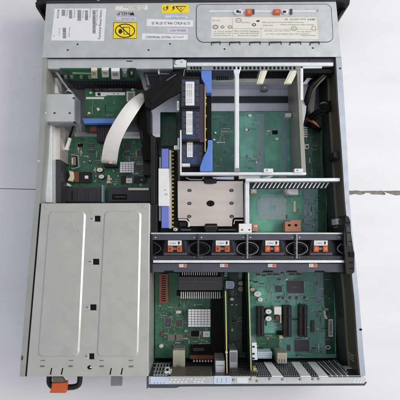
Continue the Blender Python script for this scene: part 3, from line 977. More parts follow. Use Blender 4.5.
# smoky plastic loop above the ribbon
mb = MB()
mb.strip([(141, 71), (144, 76), (146.4, 86), (150.5, 93)], 7, .06, .058, 'dim')
mb.build('cable_sleeve', root, 'dull grey sleeve behind the black duct', bevel=.0004)
mb = MB()
mb.strip([(144, 71.8), (160, 72.6), (161.5, 86), (147, 85.5), (144, 71.8)], 1.4, .066, .062, 'char')
mb.strip([(158.5, 69), (158.8, 73.5)], 1.5, .074, .07, 'white')
mb.strip([(160, 73.4), (169, 73.8)], 1.2, .07, .068, 'dim')
for i in range(5):
    mb.strip([(147, 74.5 + i * 2.2), (158, 75 + i * 2.2)], .7, .055, .052, 'slate')
mb.build('wire_frame', root, bevel=.0003)

# ---- black air duct
mb = MB()
mb.poly([(143.4, 92), (163, 79), (173, 71.4), (186, 68.4), (186, 76), (180.6, 78), (180.6, 92), (170, 97.5), (151.6, 109.5), (145, 106)], .077, .072, 'duct')
mb.poly([(143.4, 92), (145.6, 106), (147, 132), (151.4, 139), (151, 150), (153.6, 233), (157.8, 233), (157, 150), (155.6, 139), (150.8, 132), (150.6, 109)], .07, .03, 'duct')
mb.poly([(139.4, 101), (146, 97), (150, 108), (150.6, 150), (144, 150), (141, 132)], .05, .02, 'duct')
mb.poly([(147, 98), (172, 80), (175, 81), (152, 104)], .0785, .076, 'duct')
mb.strip([(166, 80.5), (176, 74)], 1.3, .079, .076, 'slate')
duct = mb.build('air_duct', root, 'angular black plastic air duct', bevel=.0008)
mb = MB()
mb.poly([(151.4, 110), (170, 98), (178.4, 92), (178.4, 112), (160.2, 112), (160.2, 134), (152.4, 136)], .046, .044, 'lavender')
mb.poly([(145.8, 107.6), (150, 111), (150, 134), (147.6, 134)], .052, .05, 'lavender')
mb.quad(151.5, 134, 160, 137, .048, .044, 'bright')
mb.build('duct_panel', duct, 'lavender grey sheet inside the duct')
mb = MB().quad(160.4, 111.6, 176, 146, .03, .0284, 'deepgreen').build('riser_board', root, 'dark green board beside the memory modules')
for x in (167.5, 170, 173): MB().quad(x, 112, x + .7, 145.6, .032, .03, 'green').build('connector', mb)
mb = MB()
mb.poly([(139, 109), (147, 104), (149, 132), (152, 140), (153, 160), (143, 160), (141, 148), (146, 140), (139, 124)], .055, .02, 'soot')
mb.tube([F(x, y, z) for x, y, z in ((134, 100, .03), (140, 108, .045), (137, 120, .04), (142, 132, .05), (143, 141, .045), (147, 150, .03))], .004, 'black')
mb.quad(143, 156, 151.6, 175, .04, .014, 'black')
mb.build('cable_clip', duct, bevel=.0005)
mb = MB().quad(150.6, 136, 155, 204, .074, .015, 'black')
mb.quad(155.6, 150, 157.6, 203.4, .06, .015, 'char'); mb.quad(150.6, 204, 156.6, 233, .072, .015, 'black')
mb.build('partition', root, 'black upright strip between the boards and the processor bay', bevel=.0004)

# white and violet lever card
mb = MB()
mb.quad(158.4, 168.4, 168.8, 206, .07, .045, 'white')
mb.quad(159.2, 157, 161.4, 168.3, .066, .045, 'dim'); mb.quad(158.8, 206.2, 161.2, 221, .066, .045, 'dim')
mb.text('A', 165, 190, 1.5, .0702, 'greyink'); mb.text('M', 166.2, 194, 2, .0702, 'greyink')
lev = mb.build('air_baffle', root, 'tall white bar with violet ends', bevel=.0004)
MB().quad(161.6, 148.6, 168.4, 168, .068, .045, 'violet').build('handle', lev, 'violet end at the front', bevel=.0006)
mb = MB(); mb.quad(161.4, 206.2, 168.9, 228, .068, .045, 'violet'); mb.build('handle', lev, 'violet end by the fans', bevel=.0006)
mb = MB(); mb.quad(169.2, 150, 171, 228.5, .062, .03, 'beigeplate'); mb.build('slot_frame', root)
mb = MB()
mb.quad(171, 150, 176.8, 229, .05, .014, 'soot')
mb.quad(171.2, 150, 171.9, 228, .0515, .05, 'paledge')
for i in range(20):
    y = 151 + i * 3.95
    mb.quad(171.8, y, 173.8, y + 1.3, .052, .05, 'gold')
mb.build('memory_slot', root, 'dark slot edged with gold contacts')
mb = MB(); mb.cyl(175.4, 229.4, 2.2, .058, .045, 'cap'); mb.cyl(175.4, 229.4, 1, .059, .05, 'dim'); mb.build('screw', root)

# ---- memory riser
zm = .076
mb = MB()
mb.quad(180.4, 75.6, 205.6, 171, zm - .009, zm - .02, 'black')
mr = mb.build('memory_riser', root, 'upright memory riser with blue modules', bevel=.0004)


def dimm(x0, y0, x1, y1, labs, z, lab):
    mb = MB(); mb.quad(x0, y0, x1, y1, z, z - .0014, 'navy')
    o = mb.build('memory_module', root, lab)
    mb = MB()
    mb.quad(x0, y0, x1, y0 + 2.2, z + .0012, z - .002, 'black'); mb.quad(x0, y1 - 2.2, x1, y1, z + .0012, z - .002, 'black')
    mb.build('frame', o)
    for l in labs:
        mb = MB(); mb.quad(*l, z + .0016, z, 'paper')
        for k in range(3):
            mb.text('PC3-10600R 2GB', l[0] + 1.8 + k * 2, (l[1] + l[3]) / 2, 1.1, z + .0018, 'brownink', 90, (l[3] - l[1]) * .8)
        mb.build('label', o)
    x = x0 + .9
    for sx in (x0 + .8, x1 - 4.4):
        for j in range(int((y1 - y0 - 5) / 6)):
            mb = MB(); yy = y0 + 3.4 + j * 6
            mb.quad(sx, yy, sx + 3.6, yy + 4.4, z + .0011, z, 'ic'); mb.build('chip', o, bevel=.0001)
    return o


dimm(181.2, 76.6, 199.6, 108, [(185.6, 81.6, 194.4, 105.4)], zm, 'blue memory module nearest the front cover')
dimm(181.8, 108.6, 199.8, 141.4, [(186.2, 111.2, 192.6, 134.4)], zm, 'blue memory module in the middle of the riser')
dimm(181.6, 142, 203, 166.6, [(187, 142.4, 192.8, 157)], zm - .006, 'blue memory module nearest the processor plate')
mb = MB(); mb.quad(199.8, 84, 204.2, 142, zm, zm - .01, 'plum'); mb.build('module_edge', mr)
mb = MB(); mb.quad(204.7, 82.6, 205.6, 151.6, zm + .002, zm + .0006, 'edge'); mb.quad(204.7, 82.8, 205.7, 151.4, zm + .0004, zm - .02, 'deepgreen')
for y in (97, 103, 115, 128, 139): mb.quad(205.6, y, 206.6, y + 1.5, zm + .001, zm - .01, 'gold')
mb.build('board_edge', mr, 'bright yellow board edge')
mb = MB(); mb.quad(206.8, 90, 211.4, 140, zm - .01, .02, 'soot'); mb.build('socket', mr)
for x0, y0, x1, y1 in ((176, 88, 179.4, 93), (177, 101, 179.2, 110), (177.6, 138, 179.4, 149), (174, 145.5, 177.4, 149)):
    mb = MB(); mb.quad(x0, y0, x1, y1, zm - .004, zm - .012, 'white'); mb.quad(x0 + 1, y0 + 1.6, x1 - .8, y1 - 1.6, zm - .0035, zm - .01, 'ink'); mb.build('clip', mr, bevel=.0003)
mb = MB(); mb.poly([(199, 64), (211.6, 64.2), (211.8, 92.6), (206, 92.8), (205.8, 86), (203.4, 81.6), (201.4, 78), (201, 70)], zm + .003, zm - .01, 'blue'); mb.quad(206, 90.4, 211.6, 91.2, zm + .0034, zm, 'violet'); mb.build('handle', mr, 'blue latch at the front of the riser', bevel=.0008)
mb = MB(); mb.poly([(207.8, 140), (212.4, 140), (212.4, 171.6), (200, 171.6), (200, 167.2), (203.4, 157), (206.4, 151), (207.6, 147)], zm + .001, zm - .012, 'blue'); mb.quad(208.4, 144, 212, 145, zm + .0014, zm, 'violet'); mb.build('handle', mr, 'blue latch near the processor plate', bevel=.0008)
mb = MB(); mb.quad(182, 163.5, 190, 166.4, zm - .001, zm - .008, 'cap'); mb.quad(183, 167.5, 199, 171.4, zm - .008, zm - .02, 'soot'); mb.build('module_clip', mr)
mb = MB(); mb.strip([(183.5, 76), (184.4, 70), (188, 68.5), (197, 70)], .8, .079, .078, 'dim')
for i in range(5): mb.quad(187 + i * 3, 69.5, 188.6 + i * 3, 72, .078, .076, 'slate')
mb.build('wire_clip', root)

# ---- long white cross pieces
mb = MB(); mb.quad(180, 172.2, 306.2, 174.8, .079, .068, 'bright'); mb.quad(180, 130, 181.4, 174.8, .0788, .068, 'bright')
x1 = mb.build('support_bar', root, 'bright thin bar ahead of the processor plate', bevel=.0003)
for x0, xx in ((264, 273.2), (294.6, 303)):
    mb = MB(); mb.quad(x0, 168.6, xx, 172.4, .082, .072, 'white'); mb.quad(x0 + 2, 169.6, x0 + 4, 171, .0825, .08, 'dim'); mb.build('clip', x1, bevel=.0003)
mb = MB(); mb.quad(235.4, 168, 239.4, 172, .081, .07, 'dim'); mb.build('clip', x1, bevel=.0003)
mb = MB(); mb.poly([(245.6, 178.4), (340.2, 178), (340.2, 181.2), (246, 181.4)], .08, .07, 'bright')
mb.quad(239, 175.6, 260, 178.6, .066, .06, 'white'); mb.quad(278, 175.8, 286, 177.8, .066, .06, 'dim'); mb.poly([(262, 178), (270, 177.8), (274, 175.4), (271.6, 175.4)], .07, .064, 'white')
x2 = mb.build('support_bar', root, 'bright bar reaching the right wall', bevel=.0003)
mb = MB()
YV = F(290, 181.5, .07).y
for i in range(19):
    x = 252.4 + i * 4.0
    mb.poly([(x + 3.4, 182.6), (x + 4.8, 182.6), (x + 1.4, 188), (x, 188)], .06, .058, 'bright')
mb.poly([(250, 181.9), (332, 181.6), (324, 189), (250, 189)], .054, .053, 'char')
mb.build('comb_vent', x2, 'slanted vent slits under the bar')
mb = MB(); mb.quad(180, 175.6, 247, 181.5, .05, .03, 'soot'); mb.strip([(186, 177.5), (190, 179.4), (202, 179.6), (204, 177)], 1.4, .056, .05, 'dim'); mb.poly([(212, 177), (234, 176.6), (234, 179.6), (214, 179)], .056, .05, 'bluepaper'); mb.build('socket_lever', root, bevel=.0003)
mb = MB(); mb.quad(245.4, 181.6, 249.2, 224, .072, .03, 'bright'); mb.build('upright_strip', root, 'white upright strip beside the processor plate', bevel=.0003)
mb = MB(); mb.quad(239, 223.6, 251.8, 232.6, .0805, .074, 'white'); 
for x in (242.2, 249.4): mb.cyl(x, 229.8, .95, .081, .078, 'ink')
mb.build('corner_clip', root, 'white corner clip with two holes', bevel=.0004)

# ---- front bay of the card area: rear faces of the drive cage
YB2 = F(240, 70, .079).y
mb = MB()
mb.wall([(212, 70), (298, 70), (292, 89), (212, 89)], YB2 + .004, .001, 'dim')
mb.wall([(212.6, 70.4), (233, 70.4), (233, 87), (212.6, 87)], YB2 + .0005, .003, 'slate')
mb.wall([(239.5, 72), (258, 72), (256, 80.6), (239.5, 80.6)], YB2 + .0028, .001, 'soot')
mb.wall([(266.5, 72), (291, 72), (285.6, 80.6), (264.5, 80.6)], YB2 + .0028, .001, 'soot')
mb.wall([(212, 82), (291, 82), (290, 85), (212, 85)], YB2 - .003, .006, 'bright')
mb.wall([(212, 85.4), (290, 85.4), (289, 88.6), (212, 88.6)], YB2 - .001, .003, 'lavender')
for i in range(6):
    for j in range(3):
        mb.wall([(216.5 + i * 2.1, 77 + j * 1.9), (217.8 + i * 2.1, 77 + j * 1.9), (217.8 + i * 2.1, 78.2 + j * 1.9), (216.5 + i * 2.1, 78.2 + j * 1.9)], YB2, .001, 'soot')
mb.build('drive_cage_back', root)
mb = MB(); mb.poly([(261, 87), (264, 85), (268, 86), (268.6, 89.4), (265, 90.6), (261, 89.6)], .03, .02, 'dim'); mb.cyl(265, 87.4, 1.1, .031, .02, 'bright'); mb.build('latch', root, bevel=.0003)
for pts in ([(261.4, 67), (268.8, 67), (263, 83.6), (256.6, 83.6)], [(291.6, 67), (300, 67), (291.4, 83.6), (283.8, 83.6)]):
    mb = MB(); mb.poly(pts, .0785, .073, 'cream'); mb.poly([(p[0] + (2 if i in (0, 3) else -1.2), p[1] + (.6 if i < 2 else -.6)) for i, p in enumerate(pts)], .0792, .078, 'creamp'); mb.build('slanted_strut', root, 'cream slanted strut at the front of the card area', bevel=.0004)
mb = MB()
mb.quad(208, 88.6, 296, 111.4, .006, .0035, 'lavender')
mb.quad(212, 96.2, 290.4, 102.6, .010, .005, 'char')
mb.quad(208, 103, 296, 111.2, .0072, .005, 'lavender')
mb.quad(289.4, 86, 294, 111, .009, .005, 'steel')
mb.build('front_tray', root, 'pale tray floor with a charcoal stripe')

# ---- partitions of the card area
mb = MB(); mb.quad(234.7, 67.6, 239.0, 172, .08, .072, 'bright'); mb.poly([(233, 66.6), (241.6, 66.6), (239.2, 74), (234.2, 74)], .0806, .075, 'bright'); mb.quad(235.8, 76, 237.0, 168, .0806, .078, 'white')
mb.build('card_divider', root, 'long white divider bar between the card bays', bevel=.0004)
mb = MB()
a, b, c, d = F(300.4, 70, .08), F(306, 172, .08), F(301.6, 172, .08), F(297, 70, .08)
mb.extr([a, b, c, d], Vector((0, 0, -.066)), 'divider')
mb.quad(300.4, 68, 303.2, 100, .0812, .078, 'bright')
mb.poly([(300.8, 64), (322, 66), (322, 68), (303.4, 68.2)], .081, .078, 'bright')
cd = mb.build('card_divider', root, 'tall brownish metal divider near the right wall', bevel=.0003)
mb = MB(); mb.quad(285.6, 113, 291.6, 116.8, .04, .03, 'cap'); mb.build('clip', cd, bevel=.0004)
mb = MB(); mb.poly([(315, 67), (320, 67), (307, 84), (302.5, 84)], .06, .058, 'lavender'); mb.poly([(301.4, 82), (308, 82), (306, 112), (303, 126), (301.4, 112)], .05, .048, 'lavender')
mb.poly([(308, 84), (316, 90), (313.5, 118), (308, 112)], .02, .018, 'lavender'); mb.poly([(322.4, 86), (330, 84), (331, 103), (323, 103)], .02, .018, 'dim')
mb.quad(302, 69, 336, 73, .079, .06, 'soot'); mb.cyl(311.5, 77.6, 1.7, .052, .048, 'cap')
mb.quad(303, 73.2, 331, 86, .014, .0125, 'soot')
mb.build('wire_tray', root, 'lavender grey sheet under the wires', bevel=.0003)
cb = [((326.6, 71.5, .07), (322.5, 76, .072), (316, 82, .07), (311, 88, .066), (308.6, 96, .06), (306.4, 104, .05), (306.2, 112, .035), (309, 117, .03)),
      ((328, 72.5, .066), (324, 78, .068), (318, 84, .066), (312.6, 92, .06), (310, 100, .05), (308, 109, .04), (311, 116, .03)),
      ((322, 73, .06), (316, 78, .06), (310.6, 85, .06), (307.6, 93, .055), (305.4, 101, .05), (304.2, 110, .04), (306, 117, .03)),
      ((317, 72, .05), (311, 74, .055), (305, 78, .05), (302, 83, .05)),
      ((329, 101, .05), (330.6, 106, .055), (327.4, 110.4, .055), (321, 111, .05), (315, 113.5, .045), (311, 118, .035)),
      ((331, 104, .045), (330, 111, .05), (322, 113.6, .045), (316, 117, .04), (313, 122, .03)),
      ((320, 104, .05), (324, 102.4, .055), (329.6, 104, .05))]
for i, pts in enumerate(cb):
    Q = catmull([F(*p) for p in pts])
    mb = MB(); mb.tube(Q, (.0026, .002, .0024, .002, .0042, .003, .0012)[i], ('black', 'olive', 'soot', 'soot', 'soot', 'black', 'dim')[i]); mb.build('wire', root, smooth=True)
for i, (k, pts) in enumerate((('red', ((305, 117, .03), (310, 119, .032), (316, 121, .03), (320, 125, .026))), ('orange', ((308, 120, .034), (313, 122.5, .034), (318, 126.5, .03))), ('orange', ((311, 119, .036), (316, 123, .033), (319, 128, .028))), ('soot', ((307, 123, .026), (314, 127, .028), (320, 130, .025))), ('tan', ((313, 121, .036), (317, 124.4, .034), (319.4, 127, .03))))):
    mb = MB(); mb.tube([F(*p) for p in pts], .0013 if k != 'soot' else .0045, k); mb.build('wire', root, 'orange wire' if k == 'orange' else None, smooth=True)

# ---- main system board
mb = MB()
mb.quad(207, 111.6, 234, 180, zb, zb - .0016, 'darkteal')  # darker strip: shade of the riser put into the board colour
mb.quad(234.2, 111.6, 297, 181, zb, zb - .0016, 'teal')
mb.quad(297.2, 113, 322.5, 181, zb, zb - .0016, 'darkteal')
mb.quad(160, 181.2, 326.6, 262, zb, zb - .0016, 'teal')
mb.quad(156, 262.2, 336, 358, zb, zb - .0016, 'teal')
main = mb.build('system_board', root, 'green main circuit board')
# areas of solder mask that differ in colour
for pts, k in (([(240, 127), (256, 127), (256, 172), (240, 172)], 'teal'), ([(256.6, 114), (264, 114), (264, 173), (256.6, 173)], 'bluegrey'), ([(264.6, 134), (280, 134), (280, 173), (264.6, 173)], 'mint'), ([(281, 112), (286.4, 112), (286.4, 173), (281, 173)], 'bluegrey'),
               ([(312.6, 128), (320, 128), (320.6, 181), (312.6, 181)], 'deepgreen'), ([(304, 190), (314, 190), (314, 231), (304, 231)], 'bluegrey'), ([(318, 182), (325.6, 182), (326.4, 232), (318, 232)], 'deepgreen'), ([(290, 195), (302, 190), (302, 214), (292, 216)], 'mint'),
               ([(252, 273), (266.6, 273), (267.6, 303), (252, 303)], 'mint'), ([(315.5, 270), (322.4, 270), (322.8, 302), (316, 302)], 'bluegrey'), ([(323, 270), (333.4, 270), (335, 354), (326, 354)], 'deepgreen'), ([(256, 333), (278, 333), (280, 352), (256, 352)], 'green'),
               ([(252, 214), (284, 220), (284, 232), (252, 232)], 'mint')):
    MB().poly(pts, zb + .0002, zb - .0003, k).build('board_area', main)
smd('small_components', main, [(210, 115, 233, 168), (242, 122, 260, 134), (264, 128, 280, 140), (246, 150, 260, 168), (304, 118, 320, 176), (286, 192, 320, 228), (254, 272, 330, 303), (264, 322, 283, 352), (266, 299, 330, 306), (306, 306, 330, 352), (284, 338, 326, 356)], zb + .0002, 1250, 21)
smd('small_components', main, [(256, 336, 282, 350), (268, 316, 282, 334), (296, 208, 316, 222)], zb + .0002, 110, 22)
for x, y, w in ((250, 115.4, 1.9), (246.6, 129.6, 1.4), (215.4, 132.6, 1.1), (214.2, 139.6, 1.2), (277, 138.8, 1.9), (268.8, 131, 1.2)):
    MB().cyl(x, y, w, zb + .0022, zb, 'white').build('spacer', main)
chip(main, 272.4, 130.4, 277.6, 134, zb + .0002, key='soot', sides='lr')
mb = MB(); mb.quad(304.8, 144, 308.8, 148.8, zb + .005, zb, 'white'); mb.quad(306, 145.6, 308, 147.6, zb + .0054, zb, 'ink'); mb.build('jumper', main, bevel=.0003)
mb = MB(); mb.quad(303.4, 126, 305, 138, zb + .006, zb, 'bluegrey')
for i in range(5): mb.quad(303.8, 127 + i * 2.2, 307.6, 128.1 + i * 2.2, zb + .008, zb, 'cap')
mb.build('pin_header', main)
# processor socket pad field
mb = MB(); mb.poly([(261, 194.6), (284, 194), (284.6, 199), (287, 199), (287, 220), (258, 220), (257, 200), (260.6, 199)], zb + .0003, zb, 'bluegrey')
for i in range(20):
    for j in range(17):
        x, y = 260.6 + i * 1.3, 198 + j * 1.28
        if 6 < i < 12 and 5 < j < 10: continue
        mb.box(x, y, x + .7, y + .6, zb + .0006, zb, 'pin')
mb.build('processor_socket', main, 'empty grey grid of solder pads')
for x0, y0, x1_, y1_, k, lb_ in ((250.8, 188, 256.6, 193.2, 'tan', 'beige pad'), (252.4, 223.8, 258, 231.4, 'copper', 'salmon pad under the white clip'), (285, 187.4, 288.4, 192.6, 'tan', 'beige pad by the white plate')):
    mb = MB(); mb.quad(x0, y0, x1_, y1_, .032, .014, k); mb.quad(x0 + 1.3, y0 + 1.2, x1_ - 1.3, y0 + 3.6, .0325, .03, 'white' if k == 'tan' else 'beigeplate'); mb.build('mounting_block', main, lb_, bevel=.0004)
mb = MB(); mb.poly([(285, 221.6), (290, 221.4), (290.6, 220), (301, 220), (301, 231.8), (285, 231.8)], .032, .014, 'copper')
for x in (289.4, 296): mb.cyl(x, 225.2, 1.6, .0325, .03, 'soot')
mb.build('mounting_block', main, 'salmon block with two black holes', bevel=.0005)
mb = MB(); mb.poly([(289, 187.4), (298.2, 187), (298.2, 194.6), (290, 194.4), (286.6, 192.4)], .034, .014, 'white'); mb.build('mounting_block', main, 'white plate', bevel=.0003)
mb = MB(); mb.quad(293.4, 201, 295.8, 212, zb + .002, zb, 'cream')
for i in range(4): mb.quad(293.6, 201.6 + i * 2.6, 295.6, 203 + i * 2.6, zb + .0025, zb, 'pin')
mb.build('resistor_pack', main)

# ---- processor heat sink
zh = .056
mb = MB(); mb.quad(176.4, 180.8, 245, 233, zh - .006, .02, 'soot'); mb.build('socket_frame', root, 'black frame around the processor plate', bevel=.0006)
mb = MB()
mb.poly([(177.6, 181), (203.8, 181), (204.6, 183.4), (216, 183.4), (216.8, 181), (243, 181), (243.6, 217.6), (234, 217.8), (232.4, 219.8), (232, 226.4), (217.4, 226.4), (216.8, 223.8), (205.2, 223.8), (204.6, 226.2), (189.6, 226.2), (189.4, 221), (187.6, 218.4), (177.8, 218.2)], zh, zh - .003, 'beigeplate')
hs = mb.build('processor_heat_sink', root, 'square beige metal plate with seven holes', bevel=.0004)
for x, y in ((189.5, 190.4), (189.4, 203.4), (189.2, 216.4), (231.5, 190.4), (231.6, 203.2), (231.8, 216.4)):
    mb = MB(); mb.cyl(x, y, 2.1, zh + .0006, zh - .001, 'ink'); mb.cyl(x, y, 1.2, zh + .001, zh - .001, 'olive'); mb.build('screw', hs)
mb = MB(); mb.cyl(210.5, 203.4, 4.0, zh + .0004, zh - .002, 'soot', 28); mb.build('centre_hole', hs)
mb = MB(); mb.poly([(204, 178.6), (216.6, 178.6), (215.6, 182.6), (213, 183.6), (207, 183.6), (204.8, 182.4)], zh + .004, zh - .01, 'black'); mb.build('clip', hs, 'black clip at the front edge', bevel=.0005)
mb = MB(); mb.poly([(205, 224.6), (216.4, 224.6), (217.4, 228), (216, 232), (205.4, 232), (204.2, 228)], zh + .006, zh - .01, 'black'); mb.quad(206, 226, 215.6, 227, zh + .0065, zh, 'slate'); mb.build('clip', hs, 'black clip at the edge by the fans', bevel=.0006)
mb = MB(); mb.strip([(178.4, 219.6), (186, 219.8), (188.6, 222.2), (188.6, 227)], 1.8, zh + .001, zh - .006, 'beigeplate'); mb.quad(179.6, 222, 186.6, 226.4, zh - .003, zh - .01, 'black'); mb.build('bracket', hs, bevel=.0003)
mb = MB(); mb.strip([(243, 220.2), (234.6, 220.2), (234, 224)], 1.2, zh - .001, zh - .008, 'beigeplate'); mb.build('bracket', hs)
for x0, x1_ in ((181, 191), (218, 236)):
    MB().quad(x0, 229, x1_, 230.6, .054, .04, 'slate').build('frame_rail', root)

# ---- fan cage
zf = .079
mb = MB()
mb.quad(151, 232.6, 344, 234.2, zf + .002, .02, 'steel')
mb.quad(151, 234.3, 344, 240, zf, .02, 'slate')
mb.quad(151, 240.1, 344, 255.6, zf - .012, .02, 'soot')
mb.quad(151, 255.7, 344, 260.0, zf, .02, 'char')
mb.quad(150.4, 233, 152.6, 262, zf + .001, .02, 'black'); mb.quad(343.4, 233, 345.2, 261.6, zf + .001, .02, 'char')
cage = mb.build('fan_cage', root, 'long black fan cage across the case', bevel=.0003)
mb = MB(); mb.quad(153, 260.2, 345, 262.8, zf + .004, zf - .01, 'bright'); mb.build('cage_bar', cage, 'bright silver bar along the cage', bevel=.0005)
mb = MB(); mb.quad(150.6, 263.6, 347, 272.2, zf - .001, zf - .012, 'slate')
mb.quad(149.4, 262, 152.6, 272.6, zf, zf - .02, 'black')
for x in (163, 262, 286, 314): mb.poly([(x, 272.4), (x + 2, 270.6), (x + 10, 270.6), (x + 12, 272.4)], zf - .0005, zf - .01, 'soot')
strip_ = mb.build('cage_band', cage, 'dark band with four small labels', bevel=.0003)
for x0, y0, x1_, y1_ in ((179, 264, 186.4, 267.2), (220, 263.8, 227.6, 267), (268, 263.9, 276, 267), (309, 263.7, 317, 267)):
    mb = MB(); mb.quad(x0, y0, x1_, y1_, zf - .0006, zf - .002, 'white'); mb.quad(x0 + 4.4, y0 + .3, x1_ - .3, y1_ - .3, zf - .0004, zf - .001, 'orange'); mb.quad(x0 + .5, y0 + .5, x0 + 3.6, y1_ - .6, zf - .0004, zf - .001, 'tan'); mb.build('label', strip_)
divs = [152.4, 198.3, 247.4, 296.6, 343.2]
cent = [174.8, 222.6, 272.2, 320.9]
for i in range(4):
    a, b = divs[i], divs[i + 1]
    cx = cent[i]
    mb = MB()
    x0, x1_ = a + 12, b - 11
    zt = zf - .003
    # hub housing with sloping shoulders
    base = [(a + 11, 240.4), (b - 11, 240.4), (b - 11, 255.4), (a + 11, 255.4)]
    mb.poly([(cx - 9.5, 239.6), (cx + 9.5, 239.6), (cx + 12.5, 255.4), (cx - 12.5, 255.4)], zt, zt - .02, 'black')
    # sloped shoulder on the right, its highlight painted in as lighter grey
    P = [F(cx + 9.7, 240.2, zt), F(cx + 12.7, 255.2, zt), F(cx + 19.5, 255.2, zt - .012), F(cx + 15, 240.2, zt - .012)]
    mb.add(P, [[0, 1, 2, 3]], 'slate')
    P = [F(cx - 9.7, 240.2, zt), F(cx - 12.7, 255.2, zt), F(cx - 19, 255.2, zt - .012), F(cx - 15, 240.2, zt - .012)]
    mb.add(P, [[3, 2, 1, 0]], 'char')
    mb.quad(cx - 11, 252.6, cx + 11.6, 255.4, zt + .0008, zt - .004, 'slate')
    for xx in (a + 3, b - 4):
        mb.cyl(xx, 237.4, .8, zf + .0008, zf - .001, 'cap'); mb.cyl(xx, 257.6, .8, zf + .0008, zf - .001, 'dim')
    names = ('first fan from the left wall', 'second fan from the left wall', 'second fan from the right wall', 'fan next to the right wall')
    fan = mb.build('fan_module', root, names[i], bevel=.0005)
    fan['group'] = 'fan modules in a row across the case'
    mb = MB(); mb.quad(cx - 6.8, 240.4, cx + 6.8, 245.6, zt + .0012, zt, 'paper')
    mb.text('FAN ' + str(4 - i), cx - 2, 243.2, 2.0, zt + .0014, 'greyink', 180, 6); mb.poly([(cx + 3.2, 242), (cx + 4.4, 241.2), (cx + 5.2, 242.4), (cx + 4.4, 244.6), (cx + 3.4, 244.4)], zt + .0014, zt, 'ink'); mb.build('label', fan)
    for k, xx in enumerate((cx - 7, cx + 2.2)):
        mb = MB(); mb.quad(xx, 246.2, xx + 4.8, 251.8, zt + .004, zt - .002, 'orange'); mb.quad(xx + 1.2, 247.4, xx + 3.6, 250.2, zt + .0045, zt, 'copper' if i > 1 else 'brown'); mb.build('touch_point', fan, bevel=.0005)
    mb = MB(); mb.quad(cx - 2.2, 247.4, cx + 2.2, 250, zt + .002, zt, 'olive'); mb.build('catch', fan, bevel=.0003)
for i, x in enumerate((152.2, 198.3, 247.4, 296.8, 346)):
    if 0 < i < 4:
        mb = MB(); mb.quad(x - .9, 234.4, x + .8, 258.6, zf + .004, zf - .02, 'dim' if i > 1 else 'char')
        for k in range(5): mb.quad(x - 1.3, 236 + k * 4.6, x - .3, 237.4 + k * 4.6, zf + .0044, zf, 'char')
        mb.build('divider', cage, bevel=.0003)
        mb = MB(); mb.ring(x + (.2 if i > 1 else 1), 248.6, 10.6, 6.5, zf - .002, .0006, 'dim' if i > 1 else 'slate'); mb.ring(x + .4, 248.8, 8.6, 5.2, zf - .008, .0005, 'char'); mb.build('grip_ring', cage, 'oval grip ring between two fans', smooth=True)
    else:
        n = 16
        s_ = 1 if i == 0 else -1
        mb = MB(); mb.tube([F(x + s_ * (0 + 8.5 * math.sin(math.pi * k / n)), 241.5 + 14 * k / n, zf - .002) for k in range(n + 1)], .0008, 'dim' if i else 'char', 8); mb.build('grip_ring', cage, 'half grip ring at the end of the cage', smooth=True)

# ---- power supply cage lid (rear left)
zl = .0855
mb = MB()
mb.poly([(41.2, 203.4), (149.6, 203), (148, 376.4), (26.6, 376.6)], zl + .0012, zl, 'lid')
lid = mb.build('cage_cover', root, 'large flat silver lid with two embossed panels', bevel=.0005)
mb = MB().poly([(39.6, 203.8), (41.1, 203.8), (26.5, 376.4), (25.2, 376.4)], zl + .0007, zl - .001, 'soot').build('seam_gap', lid)
zq = zl + .0012


def trap(x0t, x1t, x0b, x1b, y0, y1, r, ry):
    P = rrect(0, 0, 100, 100, r, ry, n=7)
    out = []
    for u, v in P:
        y = y0 + (y1 - y0) * v / 100
        a = x0t + (x0b - x0t) * v / 100; b = x1t + (x1b - x1t) * v / 100
        out.append((a + (b - a) * u / 100, y))
    return out


for q, lab_ in (((48.6, 86, 37.4, 79.2, 211, 357, 13, 4), 'embossed panel beside the left wall'), ((104.2, 141.4, 96.4, 138.4, 210.6, 357, 13, 4), 'embossed panel beside the circuit boards')):
    mb = MB(); mb.slope(trap(*q), zq, zq + .0013, .0021, 'bend', 'lid'); mb.build('embossed_panel', lid, lab_)
for x, y, x2_ in ((94.9, 215.7, 100.4), (93.2, 258.8, 99.2), (90.4, 304.4, 96.4), (89.4, 353.4, 94.2)):
    mb = MB(); mb.quad(x, y, x2_, y + 5.9, zq + .0002, zq - .002, 'soot'); mb.build('latch_hole', lid)
    mb = MB(); mb.quad(x - 6.2, y + .8, x - .6, y + 5.4, zq + .0006, zq, 'steel'); mb.cyl(x - 3.4, y + 2.9, 1.4, zq + .0014, zq, 'dim'); mb.build('spring_clip', lid, bevel=.0003)
mb = MB(); mb.quad(86.2, 354.8, 88.6, 359, zq + .0007, zq, 'steel'); mb.build('spring_clip', lid)
mb = MB(); mb.cyl(89.8, 367.4, 2.5, zq + .0002, zq - .001, 'soot'); mb.cyl(91, 367.2, 1.2, zq + .0006, zq, 'cap'); mb.build('screw_hole', lid)
for x, y in ((46.3, 206.6), (92, 212), (144.6, 206.2)):
    mb = MB(); mb.cyl(x, y, 2.4, zq + .0006, zq - .001, 'lid', r2=2.9); mb.build('rivet', lid)
for x, y in ((42.8, 360.6), (42.4, 366), (71, 360.6), (70.6, 366), (101.5, 360.6), (101.6, 366), (130.8, 360.6), (131, 366.2)):
    mb = MB(); mb.quad(x - 2.2, y - .5, x + 2.2, y + (1.1 if y > 363 else .3), zq + .0002, zq - .001, 'olive'); mb.build('embossed_mark', lid)
for x in (50.8, 61.8, 110.4, 121.6):
    mb = MB(); mb.poly([(x + .4, 368), (x + 1.5, 368), (x + .2, 374.6), (x - 1.1, 374.6)], zq + .0002, zq - .001, 'soot'); mb.build('slot_cut', lid)
mb = MB()
a = F(149.2, 204, .084); b = F(148.2, 376, .084)
mb.extr([(a.x - .0012, a.y, .084), (b.x - .0012, b.y, .084), (b.x + .0008, b.y, .084), (a.x + .0008, a.y, .084)], Vector((0, 0, -.08)), 'steel')
